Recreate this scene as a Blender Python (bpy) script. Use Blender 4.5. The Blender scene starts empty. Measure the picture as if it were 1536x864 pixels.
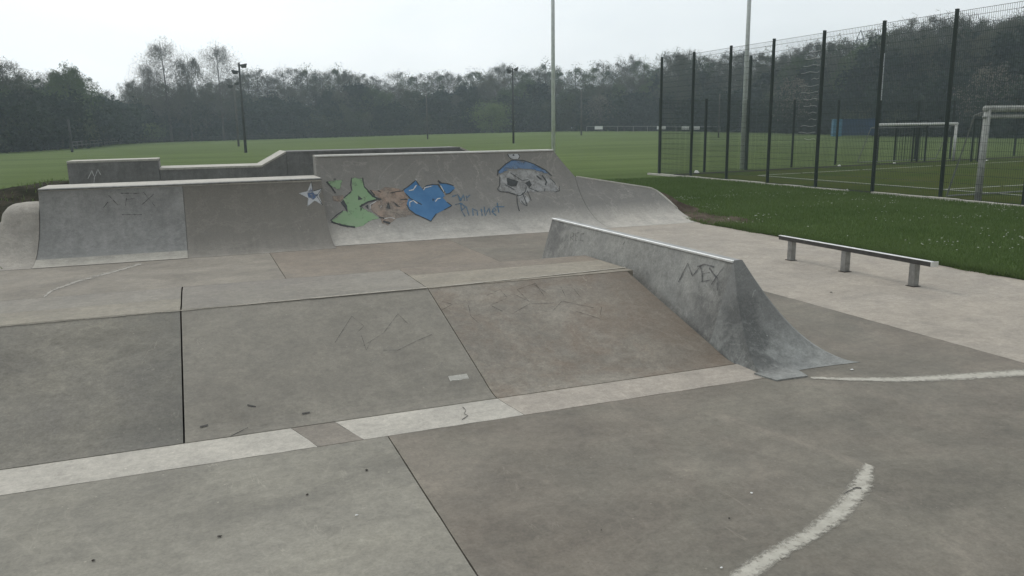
import bpy, bmesh, math, random
import numpy as np
from mathutils import Vector, Matrix
random.seed(7); RNG = np.random.default_rng(7)
sc = bpy.context.scene
COL = sc.collection
PI = math.pi
# ------------------------------------------------------------------ camera
F = 1190.0; HC = 1.95; PITCH = math.atan((432-193)/F); ROLL = 0.0145; YAW = math.radians(21.3556)
fwd = np.array([math.sin(YAW)*math.cos(PITCH), math.cos(YAW)*math.cos(PITCH), -math.sin(PITCH)])
r0 = np.array([math.cos(YAW), -math.sin(YAW), 0.0]); u0 = np.cross(r0, fwd)
RT = r0*math.cos(ROLL)-u0*math.sin(ROLL); UP = u0*math.cos(ROLL)+r0*math.sin(ROLL)
EYE = np.array([0, 0, HC])
cam = bpy.data.cameras.new('camera'); camo = bpy.data.objects.new('camera', cam); COL.objects.link(camo)
M = Matrix(((RT[0], UP[0], -fwd[0], 0), (RT[1], UP[1], -fwd[1], 0), (RT[2], UP[2], -fwd[2], HC), (0, 0, 0, 1)))
camo.matrix_world = M
cam.sensor_width = 36; cam.lens = 36*F/1536; cam.clip_start = 0.05; cam.clip_end = 3000
sc.camera = camo

def ray(px, py): return RT*(px-768)/F-UP*(py-432)/F+fwd
def at(px, py, z=0.0):
    d = ray(px, py); return EYE+d*(z-HC)/d[2]
def atd(px, dist):                      # ground direction of an image column, at a distance
    d = ray(px, 193); n = math.hypot(d[0], d[1]); return d[0]/n*dist, d[1]/n*dist

def ray_h(px, py, dist):
    d = ray(px, py); return HC+d[2]/math.hypot(d[0], d[1])*dist
# ------------------------------------------------------------------ tagging
def tag(o, label=None, cat=None, group=None, kind=None):
    if label: o['label'] = label
    if cat: o['category'] = cat
    if group: o['group'] = group
    if kind: o['kind'] = kind
    return o
def empty(name, loc=(0, 0, 0), rz=0):
    o = bpy.data.objects.new(name, None); COL.objects.link(o); o.location = loc; o.rotation_euler = (0, 0, rz)
    o.empty_display_size = .2; return o
def link(name, me, mats, parent=None, loc=None):
    o = bpy.data.objects.new(name, me); COL.objects.link(o)
    for m in (mats if isinstance(mats, (list, tuple)) else [mats]):
        if m and len(me.materials) < 16: me.materials.append(m)
    if parent: o.parent = parent
    if loc is not None: o.location = loc
    return o
def copy_tree(o, parent=None):
    c = o.copy(); COL.objects.link(c); c.parent = parent
    for ch in [x for x in bpy.data.objects if x.parent == o]: copy_tree(ch, c)
    return c
class MB:
    def __init__(s): s.v = []; s.f = []; s.m = []
    def add(s, vs, fs, mi=0):
        n = len(s.v); s.v += [tuple(map(float, v)) for v in vs]; s.f += [tuple(i+n for i in f) for f in fs]; s.m += [mi]*len(fs)
    def box(s, c, d, rz=0, mi=0):
        cx, cy, cz = c; a, b, h = d[0]/2, d[1]/2, d[2]/2; co, si = math.cos(rz), math.sin(rz)
        vs = [(cx+x*co-y*si, cy+x*si+y*co, cz+z) for z in (-h, h) for x, y in ((-a, -b), (a, -b), (a, b), (-a, b))]
        s.add(vs, [(0, 3, 2, 1), (4, 5, 6, 7), (0, 1, 5, 4), (1, 2, 6, 5), (2, 3, 7, 6), (3, 0, 4, 7)], mi)
    def tube(s, pts, rads, n=8, mi=0, cap=True):
        pts = [Vector(p) for p in pts]; rings = []
        up = Vector((0, 0, 1))
        for i, p in enumerate(pts):
            t = (pts[min(i+1, len(pts)-1)]-pts[max(i-1, 0)]).normalized()
            a = t.cross(up if abs(t.z) < .95 else Vector((1, 0, 0))).normalized(); b = t.cross(a)
            r = rads[i] if isinstance(rads, (list, tuple)) else rads
            rings.append([p+(a*math.cos(2*PI*k/n)+b*math.sin(2*PI*k/n))*r for k in range(n)])
        vs = [v for r in rings for v in r]; fs = []
        for i in range(len(pts)-1):
            for k in range(n):
                k2 = (k+1) % n; fs.append((i*n+k, i*n+k2, (i+1)*n+k2, (i+1)*n+k))
        if cap: fs.append(tuple(range(n-1, -1, -1))); fs.append(tuple((len(pts)-1)*n+k for k in range(n)))
        s.add(vs, fs, mi)
    def mesh(s, name, smooth=False):
        me = bpy.data.meshes.new(name); me.from_pydata(s.v, [], s.f); me.update()
        if any(s.m): me.polygons.foreach_set('material_index', s.m)
        if smooth: me.polygons.foreach_set('use_smooth', [True]*len(me.polygons))
        return me
    def build(s, name, mats, parent=None, smooth=False, bevel=0, loc=None):
        o = link(name, s.mesh(name, smooth), mats, parent, loc)
        if bevel:
            b = o.modifiers.new('bevel', 'BEVEL'); b.width = bevel; b.segments = 2; b.limit_method = 'ANGLE'
        return o

# ------------------------------------------------------------------ materials
def new_mat(name):
    m = bpy.data.materials.new(name); m.use_nodes = True; nt = m.node_tree
    for n in list(nt.nodes): nt.nodes.remove(n)
    out = nt.nodes.new('ShaderNodeOutputMaterial'); b = nt.nodes.new('ShaderNodeBsdfPrincipled')
    nt.links.new(b.outputs[0], out.inputs[0]); return m, nt, b, out
def N(nt, t, **kw):
    n = nt.nodes.new(t)
    for k, v in kw.items():
        if k.startswith('i_'):
            key = k[2:]; key = int(key) if key.isdigit() else key.replace('_', ' ')
            n.inputs[key].default_value = v
        else: setattr(n, k, v)
    return n
def noise(nt, co, scale, detail=4, rough=.55, dist=0.0, mapscale=None, rot=0, off=(0, 0, 0)):
    if mapscale or rot or any(off):
        mp = N(nt, 'ShaderNodeMapping'); mp.inputs['Scale'].default_value = mapscale or (1, 1, 1)
        mp.inputs['Rotation'].default_value = (0, 0, rot); mp.inputs['Location'].default_value = off
        nt.links.new(co, mp.inputs[0]); co = mp.outputs[0]
    n = N(nt, 'ShaderNodeTexNoise'); n.inputs['Scale'].default_value = scale; n.inputs['Detail'].default_value = detail
    n.inputs['Roughness'].default_value = rough; n.inputs['Distortion'].default_value = dist
    nt.links.new(co, n.inputs['Vector']); return n.outputs['Fac']
def ramp(nt, fac, a, b, c0=0.0, c1=1.0):
    n = N(nt, 'ShaderNodeMapRange'); n.inputs[1].default_value = a; n.inputs[2].default_value = b
    n.inputs[3].default_value = c0; n.inputs[4].default_value = c1; nt.links.new(fac, n.inputs[0]); return n.outputs[0]
def mixc(nt, fac, a, b, mode='MIX'):
    n = N(nt, 'ShaderNodeMix', data_type='RGBA', blend_type=mode); n.clamp_factor = True
    for i, v in ((0, fac), (6, a), (7, b)):
        if isinstance(v, (int, float)): n.inputs[i].default_value = v
        elif isinstance(v, tuple): n.inputs[i].default_value = (*v, 1)[:4]
        else: nt.links.new(v, n.inputs[i])
    return n.outputs[2]
def math_(nt, op, a, b=0.0):
    n = N(nt, 'ShaderNodeMath', operation=op)
    for i, v in ((0, a), (1, b)):
        if isinstance(v, (int, float)): n.inputs[i].default_value = v
        else: nt.links.new(v, n.inputs[i])
    return n.outputs[0]
def scl(c, k): return tuple(min(1, x*k) for x in c)

def conc(name, base, alt=None, alt_amt=.6, stain=.25, light=.25, swirl=0.0, seed=0.0, zdirt=None, streak=0, bump=.25, rust=0, fine=.16, dark_sc=1.3, spot=(), xdirt=None):
    """weathered concrete. base, alt: two tones that mottle; stain: dark patches; light: pale scuffs."""
    m, nt, b, out = new_mat(name)
    co = N(nt, 'ShaderNodeNewGeometry').outputs['Position']; off = (seed*3.7, seed*5.1, seed)
    alt = alt or scl(base, .8)
    n1 = noise(nt, co, .75, 6, .6, .6, off=off)
    c = mixc(nt, math_(nt, 'MULTIPLY', ramp(nt, n1, .35, .65), alt_amt), base, alt)
    n2 = noise(nt, co, 3.2, 10, .68, .2, off=off)
    c = mixc(nt, 1.0, c, mixc(nt, ramp(nt, n2, .3, .7), (.82,)*3, (1.18,)*3), 'MULTIPLY')
    n7 = noise(nt, co, 16, 8, .7, .2, off=off)
    c = mixc(nt, 1.0, c, mixc(nt, ramp(nt, n7, .3, .7), (1-fine,)*3, (1+fine,)*3), 'MULTIPLY')
    n3 = noise(nt, co, dark_sc, 10, .72, .4, off=(off[0]+9, off[1], 3))
    c = mixc(nt, math_(nt, 'MULTIPLY', ramp(nt, n3, .53, .7), stain), c, scl(base, .42))
    n4 = noise(nt, co, 1.9, 12, .74, .6, mapscale=(1, .5, 1), rot=.6, off=(off[0], 4, 7))
    c = mixc(nt, math_(nt, 'MULTIPLY', ramp(nt, n4, .56, .72), light), c, scl(base, 1.65))
    if swirl:
        n5 = noise(nt, co, .8, 12, .7, .7, mapscale=(1, 1.35, 1), rot=-.35, off=(off[0], 14, 7))
        c = mixc(nt, 1.0, c, mixc(nt, ramp(nt, n5, .35, .68), (1-swirl,)*3, (1+swirl,)*3), 'MULTIPLY')
    if streak:
        n6 = noise(nt, co, 7, 6, .65, .1, mapscale=(1, .12, .12), off=off)
        c = mixc(nt, 1.0, c, mixc(nt, ramp(nt, n6, .3, .7), (1-streak,)*3, (1+streak*.6,)*3), 'MULTIPLY')
    if rust:
        n8 = noise(nt, co, 1.7, 10, .75, .3, off=(2, off[1], 31))
        c = mixc(nt, math_(nt, 'MULTIPLY', ramp(nt, n8, .46, .62), rust), c, (.17, .12, .085))
    if zdirt:                # surface dirt that stays on the upper, less ridden part of the ramp
        z0, z1, cd = zdirt
        sp = N(nt, 'ShaderNodeSeparateXYZ'); nt.links.new(co, sp.inputs[0])
        zz = math_(nt, 'ADD', sp.outputs[2], math_(nt, 'MULTIPLY', math_(nt, 'SUBTRACT', n2, .5), .22))
        c = mixc(nt, ramp(nt, zz, z0, z1), c, mixc(nt, .75, c, cd))
    for (cx, cy, cz, rad, colr, amt) in spot:      # a worn, blackened patch at one place
        sb_ = N(nt, 'ShaderNodeVectorMath', operation='DISTANCE'); nt.links.new(co, sb_.inputs[0]); sb_.inputs[1].default_value = (cx, cy, cz)
        q = math_(nt, 'ADD', math_(nt, 'DIVIDE', sb_.outputs['Value'], rad), math_(nt, 'MULTIPLY', math_(nt, 'SUBTRACT', noise(nt, co, 7, 10, .75, .3), .5), 3.2))
        c = mixc(nt, math_(nt, 'MULTIPLY', ramp(nt, q, 1.15, .35), amt), c, colr)
    if xdirt:
        sx_ = N(nt, 'ShaderNodeSeparateXYZ'); nt.links.new(co, sx_.inputs[0]); x0, x1, colr, amt = xdirt
        q = math_(nt, 'ADD', sx_.outputs[0], math_(nt, 'MULTIPLY', math_(nt, 'SUBTRACT', noise(nt, co, 2.5, 10, .75, .3), .5), 1.4))
        c = mixc(nt, math_(nt, 'MULTIPLY', ramp(nt, q, x0, x1), amt), c, colr)
    nf = noise(nt, co, 55, 5, .75)
    c = mixc(nt, 1.0, c, mixc(nt, ramp(nt, nf, .3, .7), (1-fine,)*3, (1+fine,)*3), 'MULTIPLY')
    vo = N(nt, 'ShaderNodeTexVoronoi'); vo.inputs['Scale'].default_value = 9; nt.links.new(co, vo.inputs['Vector'])
    sp_ = math_(nt, 'LESS_THAN', vo.outputs['Distance'], .055)
    sel = math_(nt, 'GREATER_THAN', noise(nt, co, 1.1, 2, off=(5, 5, 5)), .5)
    c = mixc(nt, math_(nt, 'MULTIPLY', math_(nt, 'MULTIPLY', sp_, sel), .55), c, scl(base, 1.7))
    # tide marks, thin scrapes and small pits
    tide = math_(nt, 'ABSOLUTE', math_(nt, 'SUBTRACT', n1, .5)); c = mixc(nt, math_(nt, 'MULTIPLY', ramp(nt, tide, .012, 0), .16), c, scl(base, 1.5))
    for (q, (ms, rt, k, wd_)) in enumerate((((1, .22, 1), .5, 1.5, .0035), ((1, .18, 1), -.9, 1.4, .003), ((.6, 1, 1), .1, .65, .004))):
        r_ = noise(nt, co, 2.3, 5, .55, .5, mapscale=ms, rot=rt, off=(off[0]+q*7, q*3, 2)); r_ = math_(nt, 'ABSOLUTE', math_(nt, 'SUBTRACT', r_, .5))
        msk = math_(nt, 'MULTIPLY', ramp(nt, r_, wd_, 0), ramp(nt, noise(nt, co, 1.4, 6, .7, off=(q*4, off[1], 9)), .54, .62))
        c = mixc(nt, math_(nt, 'MULTIPLY', msk, .5), c, scl(base, k))
    v2 = N(nt, 'ShaderNodeTexVoronoi'); v2.inputs['Scale'].default_value = 26; nt.links.new(co, v2.inputs['Vector'])
    pit = math_(nt, 'MULTIPLY', math_(nt, 'LESS_THAN', v2.outputs['Distance'], .085), math_(nt, 'GREATER_THAN', noise(nt, co, 2.6, 3, off=(1, 8, 5)), .5))
    c = mixc(nt, math_(nt, 'MULTIPLY', pit, .45), c, scl(base, .45))
    nt.links.new(c, b.inputs['Base Color'])
    nt.links.new(ramp(nt, n2, .3, .7, .72, .95), b.inputs['Roughness']); b.inputs['Specular IOR Level'].default_value = .35
    bp = N(nt, 'ShaderNodeBump'); bp.inputs['Strength'].default_value = bump; bp.inputs['Distance'].default_value = .01
    hh = math_(nt, 'ADD', math_(nt, 'MULTIPLY', nf, .25), n2); nt.links.new(hh, bp.inputs['Height']); nt.links.new(bp.outputs[0], b.inputs['Normal'])
    return m
def simple(name, col, rough=.6, metal=0.0, var=.15, sc_=8, bump=0.0, spec=.4):
    m, nt, b, out = new_mat(name); co = N(nt, 'ShaderNodeNewGeometry').outputs['Position']
    n = noise(nt, co, sc_, 6, .65)
    c = mixc(nt, ramp(nt, n, .3, .7), scl(col, 1-var), scl(col, 1+var)); nt.links.new(c, b.inputs['Base Color'])
    nt.links.new(ramp(nt, n, .3, .7, rough-.08, min(1, rough+.08)), b.inputs['Roughness']); b.inputs['Metallic'].default_value = metal
    b.inputs['Specular IOR Level'].default_value = spec
    if bump:
        bp = N(nt, 'ShaderNodeBump'); bp.inputs['Strength'].default_value = bump; bp.inputs['Distance'].default_value = .02
        nt.links.new(n, bp.inputs['Height']); nt.links.new(bp.outputs[0], b.inputs['Normal'])
    return m
def paint(name, col, cover=.5, soft=.16, scale=9, rough=.8, col2=None, edge=False, stretch=None):
    """paint or chalk that has partly worn off: noise decides where it is still there."""
    m, nt, b, out = new_mat(name); co = N(nt, 'ShaderNodeNewGeometry').outputs['Position']
    n = noise(nt, co, scale, 9, .72, .4, mapscale=stretch)
    n2 = noise(nt, co, scale*.35, 5, .6)
    nt.links.new(mixc(nt, ramp(nt, n2, .35, .65), col, col2 or scl(col, .8)), b.inputs['Base Color']); b.inputs['Roughness'].default_value = rough
    v = n
    if edge:
        a = N(nt, 'ShaderNodeAttribute', attribute_name='edge'); v = math_(nt, 'SUBTRACT', n, math_(nt, 'MULTIPLY', math_(nt, 'POWER', a.outputs['Fac'], 1.6), .42))
    T = .5+(.5-cover)*.5; al = ramp(nt, v, T-soft*.5, T+soft*.5)
    nt.links.new(al, b.inputs['Alpha']); return m

MAT = {}
MAT['slab_left'] = conc('concrete_grey_slab', (0.256, 0.242, 0.201), (0.208, 0.197, 0.169), .7, .2, .3, .18, 1)
MAT['slab_brown'] = conc('concrete_brown_slab', (.18, .158, .13), (.17, .158, .13), .9, .25, .5, .2, 2)
MAT['slab_deck_left'] = conc('concrete_deck_grey', (0.235, 0.218, 0.185), (0.185, 0.168, 0.146), .7, .15, .3, .12, 3, streak=0)
MAT['slab_mid_left'] = conc('concrete_mid_grey', (0.242, 0.219, 0.182), (0.187, 0.169, 0.141), .8, .2, .3, .2, 4)
MAT['slab_mid_right'] = conc('concrete_mid_brown', (0.214, 0.181, 0.144), (0.191, 0.167, 0.137), .7, .15, .2, .15, 5)
MAT['slope_a'] = conc('concrete_slope_dark', (0.208, 0.194, 0.158), (0.161, 0.153, 0.134), .7, .6, .15, .12, 6, fine=.2, dark_sc=1.6, xdirt=(-.9, -.1, (.1, .1, .09), .55))
MAT['slope_b'] = conc('concrete_slope_grey', (0.211, 0.197, 0.166), (0.190, 0.176, 0.148), .6, .25, .2, .08, 7, fine=.14)
MAT['slope_c'] = conc('concrete_slope_brown', (0.233, 0.212, 0.177), (0.201, 0.181, 0.153), .6, .3, .15, .12, 8, fine=.2, rust=.45, xdirt=(3.1, 4.1, (.14, .11, .082), .6))
MAT['slope_edge'] = conc('concrete_slope_rust', (.16, .13, .1), (.145, .118, .092), .7, .35, .1, .1, 18, fine=.22, rust=.5)
MAT['strip_white'] = conc('concrete_strip_pale', (.43, .405, .355), (.37, .35, .31), .6, .15, .15, .05, 9)
MAT['strip_beige'] = conc('concrete_strip_beige', (0.357, 0.320, 0.274), (0.313, 0.285, 0.247), .6, .2, .35, .1, 10)
MAT['strip_gap'] = conc('concrete_strip_brown', (0.235, 0.211, 0.176), (0.200, 0.180, 0.160), .6, .3, .3, .15, 11)
MAT['deck_a'] = conc('concrete_deck_tan', (0.252, 0.230, 0.185), (0.213, 0.193, 0.159), .7, .2, .25, .12, 12)
MAT['deck_b'] = conc('concrete_deck_light', (0.285, 0.257, 0.205), (0.224, 0.200, 0.163), .6, .15, .2, .12, 13)
MAT['pale'] = conc('concrete_pale', (0.350, 0.312, 0.261), (0.305, 0.277, 0.239), .7, .1, .15, .1, 14, bump=.15)
MAT['tall'] = conc('concrete_tall_ramp', (.43, .405, .36), (.37, .355, .325), .5, .12, .15, .06, 15, zdirt=(.1, .36, (.165, .16, .15)), streak=.1)
MAT['low_grey'] = conc('concrete_low_grey', (0.230, 0.227, 0.215), (0.199, 0.199, 0.187), .6, .15, .15, .06, 16, streak=.12)
MAT['low_brown'] = conc('concrete_low_brown', (0.239, 0.222, 0.193), (0.206, 0.190, 0.167), .6, .2, .1, .06, 17, streak=.2, zdirt=(-.1, .25, (.165, .155, .135)))
MAT['pale_foot'] = conc('concrete_pale_foot', (.36, .34, .295), (.3, .285, .25), .6, .1, .3, .08, 19, streak=.1)
MAT['roll'] = conc('concrete_roll', (.33, .305, .265), (.24, .225, .2), .7, .15, .2, .06, 20, streak=.08)
MAT['rear'] = conc('concrete_rear', (.2, .198, .192), (.165, .165, .16), .6, .25, .15, .06, 21, streak=.15)
MAT['cap'] = conc('concrete_cap', (.46, .44, .39), (.36, .345, .31), .6, .1, .1, .05, 22)
MAT['spine'] = conc('concrete_spine', (.29, .285, .262), (.235, .235, .222), .8, .75, .35, .1, 23, streak=.16, dark_sc=3.4, fine=.2, spot=((4.2, 5.55, .35, .42, (.1, .1, .096), .65), (4.15, 5.9, .2, .3, (.11, .11, .105), .5), (4.15, 9.3, .6, .4, (.09, .09, .09), .6)))
MAT['spine_front'] = conc('concrete_spine_front', (.275, .28, .265), (.22, .225, .215), .8, .6, .3, .1, 24, dark_sc=5.5, fine=.2, zdirt=(.12, .35, (.165, .165, .158)), spot=((4.15, 5.3, .3, .34, (.085, .088, .085), .75), (4.12, 5.05, .06, .18, (.09, .092, .088), .75)))
MAT['kerb'] = conc('concrete_kerb', (.5, .48, .43), (.36, .34, .3), .8, .3, .1, .05, 25)
MAT['base'] = simple('sub_base', (.028, .026, .022), .95, var=.3, sc_=20)
MAT['steel'] = simple('worn_steel', (.8, .8, .78), .42, .75, .12, 14)
MAT['steel_dull'] = simple('dull_steel', (.3, .3, .29), .5, .8, .3, 12)
MAT['rail_dark'] = simple('dark_worn_wood', (.05, .047, .043), .6, 0, .4, 14, .3)
MAT['galv'] = simple('galvanised_steel', (.68, .7, .71), .6, .15, .12, 5)
MAT['green_steel'] = simple('green_coated_steel', (.012, .024, .017), .5, 0, .2, 5)
MAT['wire'] = simple('green_coated_wire', (.02, .035, .028), .55, 0, .2, 5)
MAT['wire_glint'] = simple('pale_glint_wire', (.5, .5, .47), .35, .8, .1, 5)  # pale colour paints the sun glints on the fence wires
MAT['white_metal'] = simple('white_painted_metal', (.62, .63, .6), .5, 0, .12, 9)
MAT['white_worn'] = simple('worn_white_metal', (.42, .43, .4), .6, 0, .3, 9)
MAT['dark_pole'] = simple('dark_pole', (.045, .05, .045), .6, .2, .3, 3)
MAT['wood_grey'] = simple('grey_timber', (.1, .1, .09), .8, 0, .3, 3)
MAT['blue'] = simple('blue_container_paint', (.01, .045, .11), .6, 0, .2, 1)
MAT['blue_light'] = simple('light_blue_door', (.05, .17, .27), .6, 0, .2, 1)
MAT['sign_white'] = simple('white_board', (.75, .76, .74), .5, 0, .05, 3)
MAT['glass'] = simple('lamp_glass', (.3, .32, .33), .15, 0, .1, 3)
MAT['litter'] = simple('white_paper', (.8, .8, .78), .7, 0, .1, 20)
MAT['net'] = simple('grey_net_bar', (.2, .21, .2), .6, 0, .1, 5)
MAT['petal'] = simple('daisy_white', (.5, .52, .44), .7, 0, .05, 3)
MAT['leafbit'] = simple('dark_leaf_scrap', (.03, .025, .02), .8, 0, .3, 30)
MAT['plaster'] = conc('pale_filler', (.42, .41, .37), (.36, .35, .31), .5, .2, .2, .05, 27)

def grass_mat():
    m, nt, b, out = new_mat('field_grass'); co = N(nt, 'ShaderNodeNewGeometry').outputs['Position']
    n1 = noise(nt, co, .06, 6, .6, .5); n2 = noise(nt, co, .9, 8, .7); n3 = noise(nt, co, 14, 6, .75)
    near = mixc(nt, ramp(nt, n2, .35, .65), (.066, .106, .032), (.092, .136, .044))
    far = mixc(nt, ramp(nt, n1, .35, .65), (.086, .12, .038), (.108, .148, .05))
    sp = N(nt, 'ShaderNodeVectorMath', operation='LENGTH'); nt.links.new(co, sp.inputs[0])
    c = mixc(nt, ramp(nt, sp.outputs['Value'], 17, 42), near, far)
    ban = noise(nt, co, .5, 3, .5, .3, mapscale=(.12, 1, 1), rot=.25)
    c = mixc(nt, 1.0, c, mixc(nt, ramp(nt, ban, .35, .65), (.9,)*3, (1.1,)*3), 'MULTIPLY')
    c = mixc(nt, 1.0, c, mixc(nt, ramp(nt, n3, .3, .7), (.7,)*3, (1.3,)*3), 'MULTIPLY')
    soil = mixc(nt, ramp(nt, noise(nt, co, 2.4, 10, .75), .4, .62), (.072, .056, .042), (.15, .12, .094))
    sxx = N(nt, 'ShaderNodeSeparateXYZ'); nt.links.new(co, sxx.inputs[0]); soil = mixc(nt, ramp(nt, sxx.outputs[0], -2.6, -1.5), mixc(nt, ramp(nt, noise(nt, co, 3, 8, .75), .42, .62), (.022, .024, .014), (.06, .052, .038)), soil)  # darker at the left: shade and plant cover put into the soil colour
    a = N(nt, 'ShaderNodeAttribute', attribute_name='dirt')
    k = math_(nt, 'ADD', a.outputs['Fac'], math_(nt, 'MULTIPLY', math_(nt, 'SUBTRACT', noise(nt, co, 1.6, 8, .7), .5), 1.1))
    c = mixc(nt, ramp(nt, k, .42, .6), c, soil); nt.links.new(c, b.inputs['Base Color'])
    b.inputs['Roughness'].default_value = .95; b.inputs['Specular IOR Level'].default_value = .03
    bp = N(nt, 'ShaderNodeBump'); bp.inputs['Strength'].default_value = .7; bp.inputs['Distance'].default_value = .06
    nt.links.new(math_(nt, 'ADD', n3, n2), bp.inputs['Height']); nt.links.new(bp.outputs[0], b.inputs['Normal']); return m
MAT['grass'] = grass_mat()
def turf_mat():
    m, nt, b, out = new_mat('worn_artificial_turf'); co = N(nt, 'ShaderNodeNewGeometry').outputs['Position']
    n2 = noise(nt, co, .5, 8, .65); n3 = noise(nt, co, 30, 4, .7)
    c = mixc(nt, ramp(nt, n2, .35, .65), (.048, .072, .022), (.07, .08, .028))
    c = mixc(nt, 1.0, c, mixc(nt, ramp(nt, n3, .3, .7), (.8,)*3, (1.2,)*3), 'MULTIPLY')
    nt.links.new(c, b.inputs['Base Color']); b.inputs['Roughness'].default_value = 1; b.inputs['Specular IOR Level'].default_value = .0; return m
MAT['turf'] = turf_mat(); MAT['tarmac'] = simple('dark_tarmac', (.036, .038, .028), 1, 0, .25, 3, spec=.02)
def leaf_mat(name, c0, c1, trans=.15):
    m, nt, b, out = new_mat(name); g = N(nt, 'ShaderNodeNewGeometry')
    oi = N(nt, 'ShaderNodeObjectInfo')
    n = noise(nt, g.outputs['Position'], .35, 4, .6)
    c = mixc(nt, ramp(nt, n, .35, .65), c0, c1)
    c = mixc(nt, 1.0, c, mixc(nt, oi.outputs['Random'], (.78, .8, .82), (1.22, 1.2, 1.15)), 'MULTIPLY')
    nt.links.new(c, b.inputs['Base Color']); b.inputs['Roughness'].default_value = .85; b.inputs['Specular IOR Level'].default_value = .15
    t = N(nt, 'ShaderNodeBsdfTranslucent'); nt.links.new(c, t.inputs[0]); mx = N(nt, 'ShaderNodeMixShader'); mx.inputs[0].default_value = trans
    nt.links.new(b.outputs[0], mx.inputs[1]); nt.links.new(t.outputs[0], mx.inputs[2]); nt.links.new(mx.outputs[0], out.inputs[0]); return m
MAT['bark'] = simple('bark', (.07, .065, .055), .9, 0, .3, 2)
MAT['bark_pale'] = simple('pale_bark', (.15, .145, .13), .9, 0, .3, 2)
MAT['lf_bare'] = leaf_mat('bare_twigs', (.105, .108, .075), (.06, .07, .045))
MAT['lf_bud'] = leaf_mat('budding_leaves', (.085, .12, .04), (.05, .082, .033))
MAT['lf_dark'] = leaf_mat('dark_evergreen', (.018, .032, .022), (.034, .05, .028))
MAT['lf_olive'] = leaf_mat('olive_foliage', (.045, .065, .032), (.07, .08, .04))
MAT['lf_birch'] = leaf_mat('birch_twigs', (.11, .10, .08), (.085, .085, .06), .25)
MAT['lf_bright'] = leaf_mat('fresh_green_leaves', (.12, .165, .05), (.09, .13, .045), .2)
MAT['lf_pale'] = leaf_mat('pale_blossom', (.2, .185, .15), (.15, .135, .11), .25)
MAT['blade'] = leaf_mat('grass_blades', (.084, .132, .04), (.11, .16, .055), .3)

# ------------------------------------------------------------------ terrain
def sst(a, b, x): t = min(1, max(0, (x-a)/(b-a))); return t*t*(3-2*t)
def ground_z(x, y):
    r = math.hypot(x, y); z = 0.0
    az = math.degrees(math.atan2(x, y))                     # 0 = +Y
    z += 1.15*sst(55, 165, r)*math.exp(-((az-25)/17.0)**2)
    z += .3*sst(60, 150, r)*math.exp(-((az+5)/20.0)**2)
    # earth bank thrown up behind the ramps
    left = sst(-8.5, -2.2, x); right = 1-sst(9.0, 11.2, x)
    front = sst(14.0, 18.6, y) if x < -2.45 else (sst(18.6, 19.3, y)*(1-sst(6.4, 7.0, x))+sst(6.4, 7.0, x)*(1.0 if y > 15.5 else 0.0))
    if x < -2.45: front = front*.92
    back = 1-sst(19.8, 25.5, y)
    h = 1.12 if x < 6 else 1.12-.52*sst(6, 9.3, x)
    bank = h*left*right*front*back
    return z+bank
def in_park(x, y): return -14 < x < 9.5 and (y < 15.6 or (y < 15.9 and x < 7)) and not (x < -3.0 and y > 13.4) and not (x > 7.4 and y > 15.3)
def terrain():
    def axis(lo, hi, near0, near1, d0):
        a = list(np.arange(near0, near1+1e-6, d0)); x = near1; d = d0
        while x < hi: d *= 1.13; x += d; a.append(x)
        x = near0; d = d0
        while x > lo: d *= 1.13; x -= d; a.insert(0, x)
        return a
    xs = axis(-900, 1200, -10, 12, .22); ys = axis(-300, 1500, 11, 27, .22)
    vs, fs, dirt = [], [], []
    for y in ys:
        for x in xs:
            z = ground_z(x, y); dv = 0.0
            if y > 12.5 and -11 < x < 11.5 and y < 26:
                b = ground_z(x, y)
                dv = max(0.0, min(1, b*1.6)) * (1-sst(17.6, 20.8, y-.25*max(0, -x-2.4)))
                if x < -3: dv *= sst(-9.5, -6.0, x)*.95
                if x > 7: dv = max(dv, (1-sst(.45, 1.0, abs(x-9.55-.45)))*sst(12.6, 13.6, y)*(1-sst(18, 21, y))*1.2, (1-sst(16.2, 17.6, y))*sst(7.1, 7.4, x)*(1-sst(9.8, 10.6, x))*sst(14.6, 15.1, y))
                z += .05*math.sin(x*3.1+y*1.7)*math.sin(y*2.3-x)*dv+RNG.uniform(-.025, .025)*dv
            if 9.4 < x < 17.4 and y < 16: z += .03
            if in_park(x, y): z = -.07
            vs.append((x, y, z-.012)); dirt.append(dv)
    nx = len(xs)
    for j in range(len(ys)-1):
        for i in range(nx-1): fs.append((j*nx+i, j*nx+i+1, (j+1)*nx+i+1, (j+1)*nx+i))
    me = bpy.data.meshes.new('ground'); me.from_pydata(vs, [], fs); me.update()
    a = me.attributes.new('dirt', 'FLOAT', 'POINT'); a.data.foreach_set('value', dirt)
    me.polygons.foreach_set('use_smooth', [True]*len(fs))
    tag(link('ground', me, MAT['grass']), 'mown grass field with bare soil bank behind the ramps', kind='structure')
terrain()

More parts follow.
